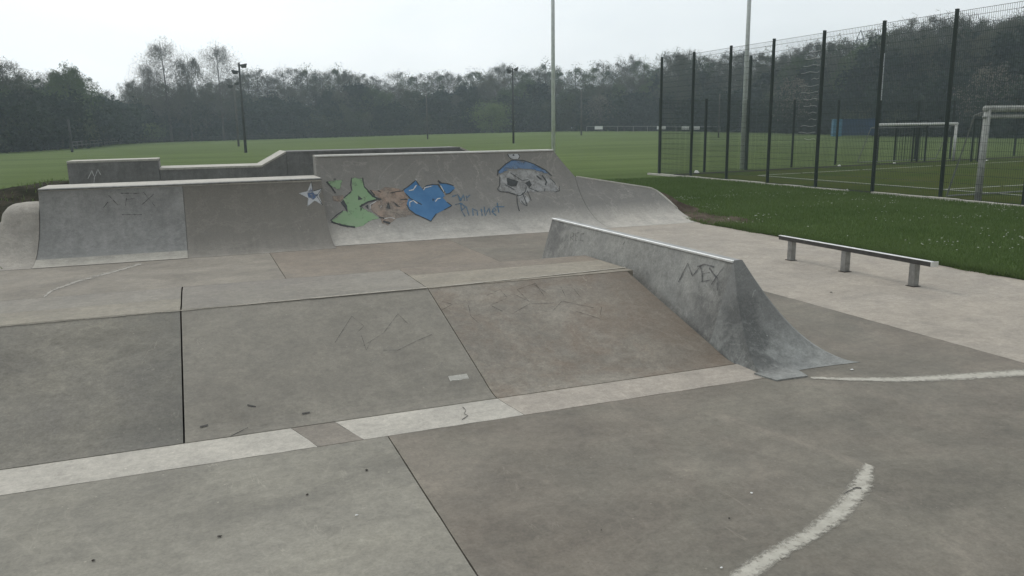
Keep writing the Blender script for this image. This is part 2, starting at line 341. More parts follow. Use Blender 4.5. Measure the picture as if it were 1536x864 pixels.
# ------------------------------------------------------------------ concrete floor: separate cast slabs with open joints
def wobble_line(p, q, amp, step=.12):
    n = max(2, int(math.dist(p, q)/step)); out = []
    dx, dy = (q[0]-p[0])/n, (q[1]-p[1])/n; L = math.hypot(dx, dy); nxx, nyy = -dy/L, dx/L
    for i in range(n):
        w = 0 if i == 0 else random.uniform(-amp, amp); out.append((p[0]+dx*i+nxx*w, p[1]+dy*i+nyy*w))
    return out
def slab(mb, poly, z=0.0, th=.05, amp=.0015, mi=0):
    pts = []
    for i in range(len(poly)): pts += wobble_line(poly[i], poly[(i+1) % len(poly)], amp)
    n = len(pts); vs = [(x, y, z) for x, y in pts]+[(x, y, z-th) for x, y in pts]
    mb.add(vs, [tuple(range(n))]+[(i, i+n, (i+1) % n+n, (i+1) % n) for i in range(n)], mi)
g = .004
fl = MB()
FM = [MAT[k] for k in ('slab_left', 'slab_brown', 'slab_mid_left', 'slab_mid_right', 'pale', 'strip_white', 'strip_beige', 'strip_gap')]
slab(fl, [(-12, -4), (1.01-g, -4), (1.01-g, 4.84-g), (-12, 4.84-g)], mi=0)
slab(fl, [(1.01+g, -4), (9.5, -4), (9.5, 1.2), (6.2-g, 1.2), (6.2-g, 13.8), (4.12, 13.8), (4.12, 4.84-g), (1.01+g, 4.84-g)], mi=1, amp=.001)
slab(fl, [(6.2+g*.5, 1.2+g), (9.52, 1.2+g), (9.52, 9), (9.6, 13.9), (9.65, 14.4), (6.2+g*.5, 14.4)], mi=4, amp=.004)
# pale strip along the foot of the bank
slab(fl, [(-12, 4.84+g), (.56, 4.84+g), (.44, 5.24), (-12, 5.24)], mi=5, amp=.004)
slab(fl, [(.56+g, 4.84+g), (.85, 4.84+g), (.73, 5.24), (.44+g, 5.24)], mi=7, amp=.003)
slab(fl, [(.85+g, 4.84+g), (1.97, 4.84+g), (1.92, 5.24), (.73+g, 5.24)], mi=5, amp=.004)
slab(fl, [(1.97+g, 4.84+g), (4.12-g, 4.84+g), (4.12-g, 5.24), (1.92+g, 5.24)], mi=6, amp=.004)
# floor behind the bank
slab(fl, [(-12, 9.9), (1.0-g, 9.9), (1.0-g, 13.5), (-12, 13.5)], mi=2)
slab(fl, [(1.0+g, 9.9), (4.12-g, 9.9), (4.12-g, 13.75), (2.1, 13.75), (2.1, 13.5), (1.0+g, 13.5)], mi=3)
tag(fl.build('concrete_floor', FM), 'skatepark floor of grey, brown and pale concrete slabs', kind='structure')
sb = MB(); sb.box((-1.2, 5.6, -.056), (21.4, 19.2, .02)); tag(sb.build('sub_base', MAT['base']), 'dark bed under the slabs, seen in the open joints', kind='structure')

# ------------------------------------------------------------------ low bank with deck (in front)
bank = empty('concrete_bank', (1.9, 7, 0)); tag(bank, 'long low sloping concrete bank with flat top, cast in panels, nearest the camera', 'skate bank')
INV = lambda o: setattr(o, 'location', tuple(o.location[i]-bank.location[i] for i in range(3)))
def bank_panel(name, x0, x1, m_slope, zt=.5, right_edge=None):
    mb = MB(); prof = [(5.24, -.02), (5.24, .004), (5.32, .012), (5.42, .035), (5.55, .075)]
    for t in np.linspace(0, 1, 12): prof.append((5.55+(7.03-5.55)*t, .075+(.488-.075)*t))
    prof.append((7.05, .495))
    n = len(prof); X = [x0, x1]
    vs = [(x, y, z) for x in X for y, z in prof]; fs = [(i, i+n, i+n+1, i+1) for i in range(n-1)]
    mb.add(vs, fs); mb.add([(x, y, z) for x in X for y, z in ((7.05, .495), (7.05, -.02), (5.24, -.02))], [(0, 3, 4, 1)])
    for x, fl_ in ((x0, 1), (x1, 0)):
        mb.add([(x, y, z) for y, z in prof]+[(x, 7.05, -.02)], [tuple(range(n+1))])
    o = mb.build(name, m_slope, bank); INV(o); return o
g2 = .006
bank_panel('slope_panel', -12, -.225-g2, MAT['slope_a'])['label'] = 'dark blotchy slope panel at the left'
bank_panel('slope_panel', -.225+g2, 1.915-g2*.6, MAT['slope_b'])['label'] = 'middle grey slope panel'
bank_panel('slope_panel', 1.915+g2*.6, 4.03, MAT['slope_c'])['label'] = 'brown stained slope panel next to the ledge'
def deck(x0, x1, y0, y1, mat, z=.5):
    mb = MB(); slab(mb, [(x0, y0), (x1, y0), (x1, y1), (x0, y1)], z, z+.02, .003)
    o = mb.build('deck_panel', mat, bank); INV(o); return o
deck(-12, -.225-g2, 7.052, 7.56, MAT['deck_a']); deck(-12, -.225-g2, 7.561, 8.15, MAT['slab_deck_left'])
deck(-.225+g2, 1.915-g2*.6, 7.052, 8.15, MAT['slab_deck_left'])
deck(1.915+g2*.6, 4.1, 7.052, 7.78, MAT['deck_b']); deck(1.915+g2*.6, 4.1, 7.783, 8.15, MAT['slab_mid_right'])
mb = MB()                                     # back slope of the bank
mb.add([(-12, 8.152, .5), (4.1, 8.152, .5), (4.1, 9.9, 0), (-12, 9.9, 0), (-12, 8.152, -.02), (4.1, 8.152, -.02)], [(0, 3, 2, 1), (1, 2, 5), (0, 4, 3)])
o = mb.build('back_slope', MAT['slab_mid_left'], bank); INV(o)
CREST = True

# ------------------------------------------------------------------ curved ramps
def arc_profile(run, h, n=18):
    R = (run*run+h*h)/(2*h); th = math.asin(min(1, run/R)) if run < R else PI-math.asin(run/R)
    return [(R*math.sin(th*i/n), R*(1-math.cos(th*i/n))) for i in range(n+1)]
# tall ramp: same curve for the high part and for the lower tail that falls away to the right
TR, TH, TY0 = 1.85, 1.47, 13.8
TRAD = (TR*TR+TH*TH)/(2*TH)
def tall_z(x, y):
    r = y-TY0
    return 0 if r < 0 else TRAD-math.sqrt(max(0, TRAD**2-min(r, TRAD*.999)**2))
def tall_top(x):
    if x <= 7.11: return 1.47
    if x <= 7.52: return 1.47-(x-7.11)/.41*(1.47-.92)
    if x <= 9.2: return .92-(x-7.52)/1.68*.29
    t = min(1, (x-9.2)/.42); return max(.012, .63*math.sqrt(max(0, 1-t**1.7)))
tall = empty('tall_quarter_pipe', (5, 15, 0)); tag(tall, 'tallest concrete ramp, painted with green and blue graffiti letters and a skull', 'skate ramp')
def under(o, root): o.location = tuple(-c for c in root.location); return o
def curved(xs, topf, y0, rad, name, mat, root, backy, skew=0.0):
    mb = MB(); n = 22; cols = []
    for x in xs:
        h = topf(x); th = math.acos(max(-1, 1-h/rad)); c = []
        for i in range(n+1):
            a = th*i/n; c.append((x, y0+rad*math.sin(a), rad*(1-math.cos(a))+.003))
        ytop = c[-1][1]; c.append((x, max(backy, ytop+.05), h)); c.append((x, max(backy, ytop+.05), -.02)); c.append((x, y0, -.02)); cols.append(c)
    m = len(cols[0]); vs = [v for c in cols for v in c]; fs = []
    for i in range(len(cols)-1):
        for k in range(m): fs.append((i*m+k, (i+1)*m+k, (i+1)*m+(k+1) % m, i*m+(k+1) % m))
    fs += [tuple(range(m)), tuple(range((len(cols)-1)*m+m-1, (len(cols)-1)*m-1, -1))]
    mb.add(vs, fs); me = mb.mesh(name, True); o = link(name, me, mat, root)
    o.modifiers.new('split', 'EDGE_SPLIT').split_angle = math.radians(35); return under(o, root)
curved(list(np.linspace(2.12, 7.11, 6))+[7.3, 7.515], tall_top, TY0, TRAD, 'ramp_face', MAT['tall'], tall, 15.95)
curved([7.522]+list(np.linspace(7.7, 9.2, 6))+list(9.2+.42*np.array([.2, .4, .55, .7, .8, .88, .94, .98, 1])), tall_top, TY0, TRAD, 'ramp_tail', MAT['tall'], tall, 14.2)['label'] = 'lower tail of the ramp falling away to the right'
mb = MB(); mb.box((4.615, 15.80, 1.487), (4.99, .32, .035)); mb.box((4.615, 15.648, 1.49), (4.99, .03, .03), mi=1)
under(mb.build('coping', [MAT['cap'], MAT['steel']], tall, bevel=.004), tall)
mb = MB()                                     # pale rounded rim of the tail
xs = list(np.linspace(7.56, 9.2, 9))+list(9.2+.42*np.array([.2, .4, .55, .7, .8, .88, .94]))
pts = []
for x in xs:
    h = tall_top(x); th = math.acos(1-h/TRAD); pts.append((x, TY0+TRAD*math.sin(th)+.015, h+.004))
mb.tube(pts, .026, 6); under(mb.build('rim', MAT['cap'], tall, smooth=True), tall)

# low quarter pipe
LY0, LRUN, LH = 13.5, 1.35, 1.1
LRAD = (LRUN**2+LH**2)/(2*LH)
low = empty('low_quarter_pipe', (0, 14.5, 0)); tag(low, 'lower grey concrete ramp with pale flat top, left of the graffiti ramp', 'skate ramp')
curved([-2.42, -.253], lambda x: 1.09, LY0, LRAD, 'ramp_face', MAT['low_grey'], low, 15.82)['label'] = 'grey left half of the ramp face'
curved([-.247, 2.1], lambda x: 1.105, LY0, LRAD, 'ramp_face', MAT['low_brown'], low, 15.82)['label'] = 'browner right half of the ramp face with a star'
mb = MB(); mb.add([(-2.42, 14.84, 1.105), (2.1, 14.84, 1.122), (2.1, 15.82, 1.122), (-2.42, 15.82, 1.105), (-2.42, 14.84, 1.06), (2.1, 14.84, 1.06), (2.1, 15.82, 1.06), (-2.42, 15.82, 1.06)],
    [(0, 1, 2, 3), (0, 4, 5, 1), (1, 5, 6, 2), (2, 6, 7, 3), (3, 7, 4, 0)]); under(mb.build('deck', MAT['cap'], low, bevel=.006), low)
mb = MB(); mb.tube([(-2.42, 14.835, 1.085), (2.1, 14.835, 1.102)], .016, 8); under(mb.build('coping', MAT['steel_dull'], low, smooth=True), low)
mb = MB(); ss = np.linspace(0, .43, 8); th = ss/LRAD
vs = [(x, LY0-.02+LRAD*math.sin(a), LRAD*(1-math.cos(a))+.007) for x in (-2.42, -.25) for a in th]
mb.add(vs, [(i, i+8, i+9, i+1) for i in range(7)]); under(mb.build('pale_foot', MAT['pale_foot'], low), low)

# rolled ramp at the far left
def low_zf0(r): return LRAD-math.sqrt(max(0, LRAD**2-r**2))
roll = empty('rolled_ramp', (-2.8, 14.2, 0)); tag(roll, 'small pale rounded ramp at the left edge, beside the lower ramp', 'skate ramp')
mb = MB(); prof = [(LY0-.02+q, max(0, low_zf0(q))+.004) for q in (0, .2, .35, .5, .65, .78, .9, 1.0, 1.08)]+[(14.63, .63), (14.68, .72), (14.76, .80), (14.87, .85), (15.05, .875), (15.3, .87), (15.5, .82), (15.6, .6), (15.6, -.02)]
n = len(prof); xs = [-2.424, -2.68, -2.84, -2.91, -2.96, -3.0]; fz = [1, 1, .975, .93, .86, .0]
vs = []
for x, k in zip(xs, fz):
    for y, z in prof: vs.append((x-(.55*(1-min(1, z/.7))*(-x-2.65)/.23 if x < -2.65 else 0), y, z*k if z > 0 else z))
fs = [(i*n+k, i*n+k+1, (i+1)*n+k+1, (i+1)*n+k) for i in range(len(xs)-1) for k in range(n-1)]+[tuple(range(n))]
mb.add(vs, fs); under(mb.build('ramp_face', MAT['roll'], roll, smooth=True), roll)

# rear platform
rear = empty('rear_platform', (1.8, 18.8, 0)); tag(rear, 'long grey platform wall behind the ramps, stepping down and up again', 'skate platform')
def block(x0, x1, z0, z1, y0, y1, name, mat=None):
    mb = MB(); mb.add([(x0, y0, z0), (x1, y0, z1), (x1, y1, z1), (x0, y1, z0), (x0, y0, -.02), (x1, y0, -.02), (x1, y1, -.02), (x0, y1, -.02)],
        [(0, 1, 2, 3), (0, 4, 5, 1), (1, 5, 6, 2), (2, 6, 7, 3), (3, 7, 4, 0)]); return under(mb.build(name, mat or MAT['rear'], rear, bevel=.006), rear)
def topcap(x0, x1, z0, z1, y0, y1, name='top_cap', mat=None):
    mb = MB(); t = .02
    mb.add([(x0, y0, z0+t), (x1, y0, z1+t), (x1, y1, z1+t), (x0, y1, z0+t), (x0, y0, z0-.02), (x1, y0, z1-.02), (x1, y1, z1-.02), (x0, y1, z0-.02)],
        [(0, 1, 2, 3), (0, 4, 5, 1), (1, 5, 6, 2), (2, 6, 7, 3), (3, 7, 4, 0)]); return under(mb.build(name, mat or MAT['cap'], rear), rear)
block(-2.38, -.715, 1.42, 1.43, 18, 18.9, 'high_block'); topcap(-2.38, -.715, 1.42, 1.43, 17.99, 18.9)
block(-.71, 1.30, 1.235, 1.235, 18, 19.3, 'low_wall'); topcap(-.71, 1.30, 1.235, 1.235, 17.99, 19.3)
block(1.302, 1.83, 1.235, 1.52, 18, 19.3, 'sloping_wall'); topcap(1.302, 1.83, 1.235, 1.52, 17.99, 19.3)
block(1.832, 5.78, 1.52, 1.53, 18, 19.0, 'high_wall'); topcap(1.832, 5.78, 1.515, 1.525, 17.992, 19.0, mat=MAT['rear'])
block(5.782, 6.9, 1.53, 1.05, 18, 19.0, 'end_slope'); topcap(5.782, 6.9, 1.53, 1.05, 17.99, 19.0)

# ------------------------------------------------------------------ ledge ridge between bank and floor ("spine")
sp = empty('concrete_ledge', (4.4, 7.5, 0)); tag(sp, 'narrow concrete ledge ramp with steel edge, its front flaring out to the floor', 'skate ledge')
CX, CY0, CY1, CZ = 4.30, 5.66, 9.5, .785
lprof = [(0, 1.0), (.10, .76), (.30, .45), (.55, .2), (.80, .07), (1.0, .005)]       # (distance out, height) fractions, steep side
def interp(p, t):
    for (a, b), (c, d) in zip(p, p[1:]):
        if t <= c: return b+(d-b)*(t-a)/(c-a)
    return p[-1][1]
# cross sections from back to front; every section: left foot, left face, coping, top, right coping, right face, right foot
mb = MB(); mbf = MB()
LX = 4.05
def left_face(zf):                      # x of the left face at height z (fraction zf of CZ) : slightly concave
    return LX+(CX-LX)*(zf**.9)
def section(y):
    pts = []
    zs = [0, .06, .15, .3, .45, .6, .75, .88, 1.0]
    for k in zs: pts.append((left_face(k), y, CZ*k))
    pts.append((CX+.085, y, CZ))
    for t in np.linspace(.08, 1, 10): pts.append((CX+.085+.6*t, y, CZ*(1-t)**2.3+.002))
    return pts
ys = list(np.linspace(CY1, CY0, 10)); secs = [section(y) for y in ys]; m = len(secs[0])
vs = [v for s in secs for v in s]; fs = [(i*m+k, (i+1)*m+k, (i+1)*m+k+1, i*m+k+1) for i in range(len(secs)-1) for k in range(m-1)]
fs.append(tuple(range(m))); mb.add(vs, fs)
o = mb.build('ledge_body', MAT['spine'], sp, smooth=True); o.modifiers.new('split', 'EDGE_SPLIT').split_angle = math.radians(38); under(o, sp)
# front: curved transition with flaring sides
rows = []
for i in range(19):
    s = i/18; z = CZ*(1-s)**2.15+.006*(1-s)+.003; y = CY0-.80*s**.92
    xl = CX-(CX-4.02)*(s**.75); xr = CX+.085+.615*(s**1.0)
    if s > .9: xl -= .02*(s-.9)/.1
    rows.append([(xl+(xr-xl)*t, y+(.03*math.sin(PI*t)*s), z) for t in np.linspace(0, 1, 13)])
rows_v = [v for r in rows for v in r]; k13 = 13
fs = [(i*k13+k, (i+1)*k13+k, (i+1)*k13+k+1, i*k13+k+1) for i in range(18) for k in range(12)]
mb = MB(); mb.add(rows_v, fs)
# flanks closing the front transition down to the floor, left and right
for side in (0, 12):
    top = [r[side] for r in rows]; n = len(top)
    bot = [(x+(-.02 if side == 0 else .0), y, -.01) for x, y, z in top]
    if side == 0: bot = [(min(x, 4.05), y, -.01) for x, y, z in top]
    else:  bot = [(max(x, CX+.085+.6*max(0, 1-abs(y-CY0)*0)), y, -.01) for x, y, z in top]
    mb.add(top+bot, [(i, i+n, i+n+1, i+1) for i in range(n-1)])
o = mb.build('front_flare', MAT['spine_front'], sp, smooth=True); o.modifiers.new('split', 'EDGE_SPLIT').split_angle = math.radians(38); under(o, sp)
mb = MB(); pl = [(4.0, 4.95), (4.04, 4.735), (4.335, 4.725), (4.375, 4.885), (4.3, 4.97)]
n = 5; mb.add([(x, y, .012) for x, y in pl]+[(x, y, -.002) for x, y in pl], [tuple(range(5))]+[(i, i+5, (i+1) % 5+5, (i+1) % 5) for i in range(5)])
under(mb.build('foot_plate', MAT['spine_front'], sp), sp)['label'] = 'thin grey lip plate at the front foot'
mb = MB(); mb.box((CX+.0, (CY0+CY1)/2, CZ-.004), (.03, CY1-CY0, .02)); mb.box((CX+.05, (CY0+CY1)/2+.01, CZ+.003), (.07, CY1-CY0-.02, .006), mi=1)
under(mb.build('steel_edge', [MAT['steel'], MAT['steel_dull']], sp, bevel=.004), sp)

# ------------------------------------------------------------------ marks on surfaces (traced outline, laid on the real surface)
def hit_fn(f, tmin, tmax, px, py):
    d = ray(px, py); lo, hi = tmin, None; n = 160
    prev = tmin
    for i in range(1, n+1):
        t = tmin+(tmax-tmin)*i/n; p = EYE+d*t
        if f(*p) < 0: hi = t; lo = prev; break
        prev = t
    if hi is None: return None
    for _ in range(30):
        mid = (lo+hi)/2
        if f(*(EYE+d*mid)) < 0: hi = mid
        else: lo = mid
    p = EYE+d*lo
    e = .01; gr = np.array([f(p[0]+e, p[1], p[2])-f(p[0]-e, p[1], p[2]), f(p[0], p[1]+e, p[2])-f(p[0], p[1]-e, p[2]), f(p[0], p[1], p[2]+e)-f(p[0], p[1], p[2]-e)])
    gr /= np.linalg.norm(gr)+1e-9; return p, gr
def low_zf(y):
    r = y-LY0; return 0 if r < 0 else LRAD-math.sqrt(max(0, LRAD**2-min(r, LRAD*.9999)**2))
SURF = {
    'tall': (lambda x, y, z: z-tall_z(x, y)-.003, 11, 20),
    'low': (lambda x, y, z: z-low_zf(y)-.003, 11, 20),
    'floor': (lambda x, y, z: z, 1, 40),
    'slope': (lambda x, y, z: z-(.075+(y-5.55)*.279 if 5.55 < y < 7.05 else (.5 if y >= 7.05 else max(0, (y-5.24)*.2))), 3, 14),
    'ledge': (lambda x, y, z: (left_face(max(0, min(1, z/CZ)))-x) if z < CZ+.05 else 1, 4, 14),
    'front': (lambda x, y, z: z-(CZ*(1-min(1, max(0, (CY0-y)/.80))**1.087)**2.15) if y < CY0 else z-CZ, 3, 8),
    'rear': (lambda x, y, z: 18-y, 15, 24),
    'pale': (lambda x, y, z: z-tall_z(x, y)-.003, 6, 20),
}
SURF['tall'] = (lambda x, y, z: (z-tall_z(x, y)-.003) if y < 15.66 else -1, 11, 20)
def decal(name, shapes, surf, mat, parent, off=.004, grid=3.2, layer=0):
    """shapes: list of polygons (list of px) or ('line', pts, width_px)."""
    f, t0, t1 = SURF[surf]; V = []; FF = []; E = []
    def put(px, py):
        h = hit_fn(f, t0, t1, px, py)
        if h is None: return None
        p, n_ = h; p = p+n_*(off+layer*.0012); V.append(tuple(p)); return len(V)-1
    for s in shapes:
        if s[0] == 'line':
            pts, w = s[1], s[2]; P = []
            for a, b in zip(pts, pts[1:]):
                n_ = max(1, int(math.dist(a, b)/grid)); P += [(a[0]+(b[0]-a[0])*i/n_, a[1]+(b[1]-a[1])*i/n_) for i in range(n_)]
            P.append(pts[-1]); L = []; m_ = len(P)
            for i, p in enumerate(P):
                a, b = P[max(0, i-1)], P[min(m_-1, i+1)]; dx, dy = b[0]-a[0], b[1]-a[1]; q = math.hypot(dx, dy) or 1
                ww = w(i/max(1, m_-1)) if callable(w) else w
                k = ww/2; row = []
                for e in (-1, 0, 1):
                    j = put(p[0]-dy/q*k*e, p[1]+dx/q*k*e); row.append(j); E.append(abs(e)) if j is not None else None
                L.append(row)
            for r, q in zip(L, L[1:]):
                if None in r or None in q: continue
                FF += [(r[0], q[0], q[1], r[1]), (r[1], q[1], q[2], r[2])]
        else:
            bm = bmesh.new(); vv = [bm.verts.new((x, y, 0)) for x, y in s]; bm.faces.new(vv)
            xs = [p[0] for p in s]; ys_ = [p[1] for p in s]
            for ax, lo, hi in ((0, min(xs), max(xs)), (1, min(ys_), max(ys_))):
                c = lo+grid
                while c < hi:
                    no = (1, 0, 0) if ax == 0 else (0, 1, 0); cc = (c, 0, 0) if ax == 0 else (0, c, 0)
                    bmesh.ops.bisect_plane(bm, geom=list(bm.verts)+list(bm.edges)+list(bm.faces), plane_co=cc, plane_no=no); c += grid
            bmesh.ops.triangulate(bm, faces=list(bm.faces)); idx = {}
            for v in bm.verts: idx[v.index] = None
            bm.verts.index_update()
            for v in bm.verts:
                idx[v.index] = put(v.co.x, v.co.y)
                if idx[v.index] is not None: E.append(.55 if any(e.is_boundary for e in v.link_edges) else .0)
            for fc in bm.faces:
                t = tuple(idx[v.index] for v in fc.verts)
                if None not in t: FF.append(t)
            bm.free()
    me = bpy.data.meshes.new(name); me.from_pydata(V, [], FF); me.update()
    a = me.attributes.new('edge', 'FLOAT', 'POINT'); a.data.foreach_set('value', E)
    o = link(name, me, mat, parent)
    if parent: under(o, parent)
    return o
PT = {
    'green': paint('graffiti_green', (.2, .32, .17), .8, .18, 7, col2=(.24, .33, .2), edge=True),
    'peach': paint('graffiti_peach', (.34, .24, .18), .7, .3, 6, col2=(.27, .23, .19), edge=True),
    'blue': paint('graffiti_blue', (.045, .145, .3), .98, .15, 8, col2=(.07, .19, .36), edge=True),
    'blue_faint': paint('graffiti_blue_faint', (.09, .17, .25), .72, .25, 10, edge=True),
    'beanie': paint('graffiti_cap_blue', (.08, .17, .33), .72, .25, 6, col2=(.16, .22, .3), edge=True),
    'black': paint('graffiti_black', (.05, .055, .055), .9, .3, 10, edge=True),
    'blackfill': paint('graffiti_black_fill', (.06, .065, .065), .95, .3, 9, edge=True),
    'greyfill': paint('graffiti_grey_fill', (.38, .38, .37), .68, .35, 8, edge=True),
    'white': paint('graffiti_white', (.6, .6, .59), .85, .22, 12, edge=True),
    'whitefill': paint('graffiti_white_fill', (.5, .51, .52), .95, .3, 12, edge=True),
    'starblue': paint('graffiti_star_blue', (.1, .15, .26), .6, .2, 12, edge=True),
    'tagdark': paint('marker_tag_dark', (.09, .09, .093), .62, .35, 14, edge=True),
    'tagfaint': paint('marker_tag_faint', (.075, .07, .065), .56, .3, 14, edge=True),
    'chalk': paint('white_line_paint', (.47, .45, .39), .92, .3, 34, edge=True, col2=(.36, .34, .29)),
    'chalk_faint': paint('white_line_faint', (.33, .31, .27), .72, .2, 8, edge=True),
    'scuff': paint('dark_scuff', (.045, .043, .04), .8, .2, 10, edge=True),
    'grime': paint('black_rubbed_grime', (.07, .074, .07), .62, .3, 14, edge=True, stretch=(1, 1, .5)),
    'crest': paint('worn_pale_edge', (.4, .37, .31), .85, .2, 6, edge=True),
    'pitch': simple('white_pitch_line', (.42, .43, .4), .85, 0, .2, 2),
}
def m1(cx, cy): return (480+cx*.1505, 220+cy*.1505)          # the two zoomed crops used while tracing
def m2(cx, cy): return (660+cx*.1505, 220+cy*.1505)
def m3(cx, cy): return (780+cx*.4167, 240+cy*.4167)
def P1(l): return [m1(*p) for p in l]
def P2(l): return [m2(*p) for p in l]
def P3(l): return [m3(*p) for p in l]
def L1(w, *l): return ('line', P1(l), w*1.35)
def L2(w, *l): return ('line', P2(l), w)
def L3(w, *l): return ('line', P3(l), w)
decal('graffiti_letter', [P1([(70, 345), (135, 335), (225, 335), (195, 440), (150, 420), (100, 385)]),
    P1([(315, 310), (420, 310), (440, 400), (480, 440), (570, 520), (480, 555), (400, 590), (440, 620), (520, 660), (590, 715), (500, 740), (430, 790), (340, 810), (240, 790), (110, 745), (180, 690), (230, 640), (285, 650), (240, 560), (215, 545), (250, 500), (320, 440)])],
    'tall', PT['green'], tall)['label'] = 'faded green graffiti letter'
decal('graffiti_letter', [P1([(120, 490), (230, 480), (240, 510), (200, 560), (130, 540)]),
    P1([(500, 430), (580, 440), (640, 400), (740, 410), (840, 430), (860, 470), (880, 530), (860, 600), (880, 640), (940, 670), (860, 700), (760, 715), (680, 790), (620, 770), (590, 700), (520, 650), (490, 600), (540, 545), (600, 530), (540, 480)])],
    'tall', PT['peach'], tall)['label'] = 'faded peach graffiti letter'
decal('graffiti_letter', [P1([(830, 430), (900, 390), (955, 335), (985, 380), (1020, 420), (1060, 390), (1120, 378), (1165, 380), (1200, 415), (1245, 490), (1225, 510), (1265, 555), (1315, 590), (1250, 625), (1160, 670), (1110, 745), (1040, 715), (950, 675), (890, 630), (865, 580), (872, 530), (900, 512), (850, 470)]),
    P1([(1175, 345), (1230, 365), (1320, 385), (1345, 415), (1310, 450), (1265, 475), (1230, 430)])], 'tall', PT['blue'], tall)['label'] = 'bold blue graffiti letter'
decal('graffiti_outline', [L1(2.2, (65, 350), (110, 400), (155, 465)), L1(1.6, (135, 325), (160, 325)), L1(1.5, (315, 310), (305, 380), (320, 440)), L1(1.5, (425, 310), (440, 400), (480, 440)), L1(2.6, (475, 440), (520, 490), (570, 520), (610, 528)),
    L1(1.6, (240, 510), (310, 450)), L1(1.4, (105, 740), (170, 680), (230, 640)), L1(2.6, (110, 750), (180, 775), (270, 795), (350, 805)), L1(2.6, (565, 530), (480, 552), (395, 600)), L1(1.6, (850, 465), (900, 520), (1015, 580)),
    L1(1.6, (830, 430), (870, 405), (955, 335), (990, 390)), L1(1.5, (1020, 425), (1060, 390), (1120, 378), (1165, 382)), L1(3.4, (1170, 375), (1200, 410), (1240, 455)), L1(3, (1175, 340), (1205, 365)), L1(1.6, (1205, 365), (1270, 370), (1330, 390)),
    L1(1.7, (865, 580), (890, 630), (950, 675), (1040, 715), (1105, 745), (1160, 670)), L1(1.4, (1265, 555), (1315, 590), (1240, 630)), L1(1.5, (1250, 475), (1290, 468), (1330, 430)), L1(1.6, (500, 435), (545, 490)), L1(2, (575, 440), (610, 455)),
    L1(1.5, (700, 465), (760, 450), (830, 440)), L1(1.5, (800, 528), (870, 526)), L1(2, (590, 705), (640, 715)), L1(3, (630, 745), (700, 765))], 'tall', PT['black'], tall, layer=2)
decal('graffiti_shade', [P1([(205, 560), (235, 530), (270, 590), (275, 665), (245, 610)]), P1([(378, 485), (425, 525), (380, 535)]), P1([(400, 600), (430, 600), (405, 650)]), P1([(450, 595), (480, 575), (485, 635)]),
    P1([(680, 545), (705, 625), (660, 615)]), P1([(725, 545), (805, 605), (765, 600)]), P1([(1115, 520), (1145, 520), (1125, 550)])], 'tall', PT['blackfill'], tall, layer=2)
decal('graffiti_highlight', [L1(1.8, (885, 440), (930, 430), (960, 385)), L1(1.8, (1032, 435), (1045, 410), (1120, 393)), L1(1.8, (895, 600), (895, 555), (930, 538), (970, 570)), L1(1.8, (1150, 550), (1170, 522), (1200, 515)), L1(1.6, (1200, 390), (1235, 450)),
    L1(1.2, (500, 620), (500, 580), (560, 545)), L1(1.2, (640, 720), (700, 708), (745, 720)), L1(1.1, (600, 610), (615, 590)), L1(1.1, (1185, 330), (955, 325)) if False else L1(1.1, (955, 320), (958, 340))], 'tall', PT['white'], tall, layer=3)
# blue scribbled words
decal('scribbled_words', [L2(3, (120, 500), (175, 480), (215, 540)), L2(3, (180, 485), (200, 545), (235, 480), (245, 540)), L2(3, (260, 490), (270, 545)), L2(2.6, (270, 510), (300, 480)), L2(3, (150, 580), (210, 565), (250, 600)), L2(3.4, (205, 570), (215, 640), (250, 700)),
    L2(3, (210, 640), (260, 600), (290, 690)), L2(3, (330, 690), (325, 620), (370, 640), (375, 690)), L2(3, (410, 620), (420, 690)), L2(3, (440, 600), (450, 690), (490, 610), (500, 680)), L2(3, (520, 650), (560, 640), (540, 610), (515, 650), (560, 690)), L2(3, (570, 560), (585, 660)), L2(2.6, (550, 600), (640, 600))],
    'tall', PT['blue_faint'], tall, layer=1)
# skull in a blue cap
decal('painted_skull', [P2([(590, 285), (700, 240), (850, 225), (980, 250), (1090, 300), (1150, 370), (1185, 420), (1160, 455), (1060, 445), (1000, 455), (900, 455), (850, 460), (800, 490), (745, 470), (690, 455), (580, 440), (595, 380)]),
    P2([(770, 480), (860, 470), (900, 540), (850, 590), (800, 570)])], 'tall', PT['greyfill'], tall)
decal('painted_cap', [P2([(575, 280), (590, 225), (650, 175), (720, 132), (830, 138), (940, 175), (1050, 235), (1110, 290), (1000, 252), (900, 225), (800, 218), (700, 230), (620, 260)])], 'tall', PT['beanie'], tall, layer=1)
decal('painted_bobble', [P2([(672, 74), (778, 72), (795, 105), (770, 125), (700, 122), (680, 95)])], 'tall', PT['whitefill'], tall, layer=1)
decal('skull_outline', [L2(1.9, (585, 240), (650, 175), (720, 132), (830, 138), (940, 175), (1050, 235), (1112, 292)), L2(2.4, (578, 230), (572, 290)), L2(1.8, (595, 300), (595, 380), (572, 425), (600, 450), (680, 455), (745, 480)), L2(1.8, (765, 490), (770, 560), (788, 640)), L2(2.6, (785, 630), (792, 645)),
    L2(1.6, (672, 74), (685, 100), (710, 125)), L2(1.6, (778, 74), (795, 95), (782, 125)), L2(3, (722, 85), (740, 85)), L2(1.5, (820, 460), (870, 590), (840, 580), (810, 540)), L2(1.4, (1190, 395), (1190, 440), (1140, 455)), L2(1.4, (1090, 310), (1150, 370)), L2(1.6, (880, 410), (930, 430), (980, 450)),
    L2(2.6, (960, 290), (1010, 330)), L2(2.6, (1015, 285), (1060, 350), (1050, 385)), L2(1.4, (1045, 420), (1040, 445)), L2(1.3, (870, 440), (910, 540)), L2(1.5, (745, 480), (800, 490), (850, 450), (860, 400)), L2(1.5, (650, 380), (740, 430)), L2(1.4, (700, 260), (820, 340), (880, 330))], 'tall', PT['black'], tall, layer=3)
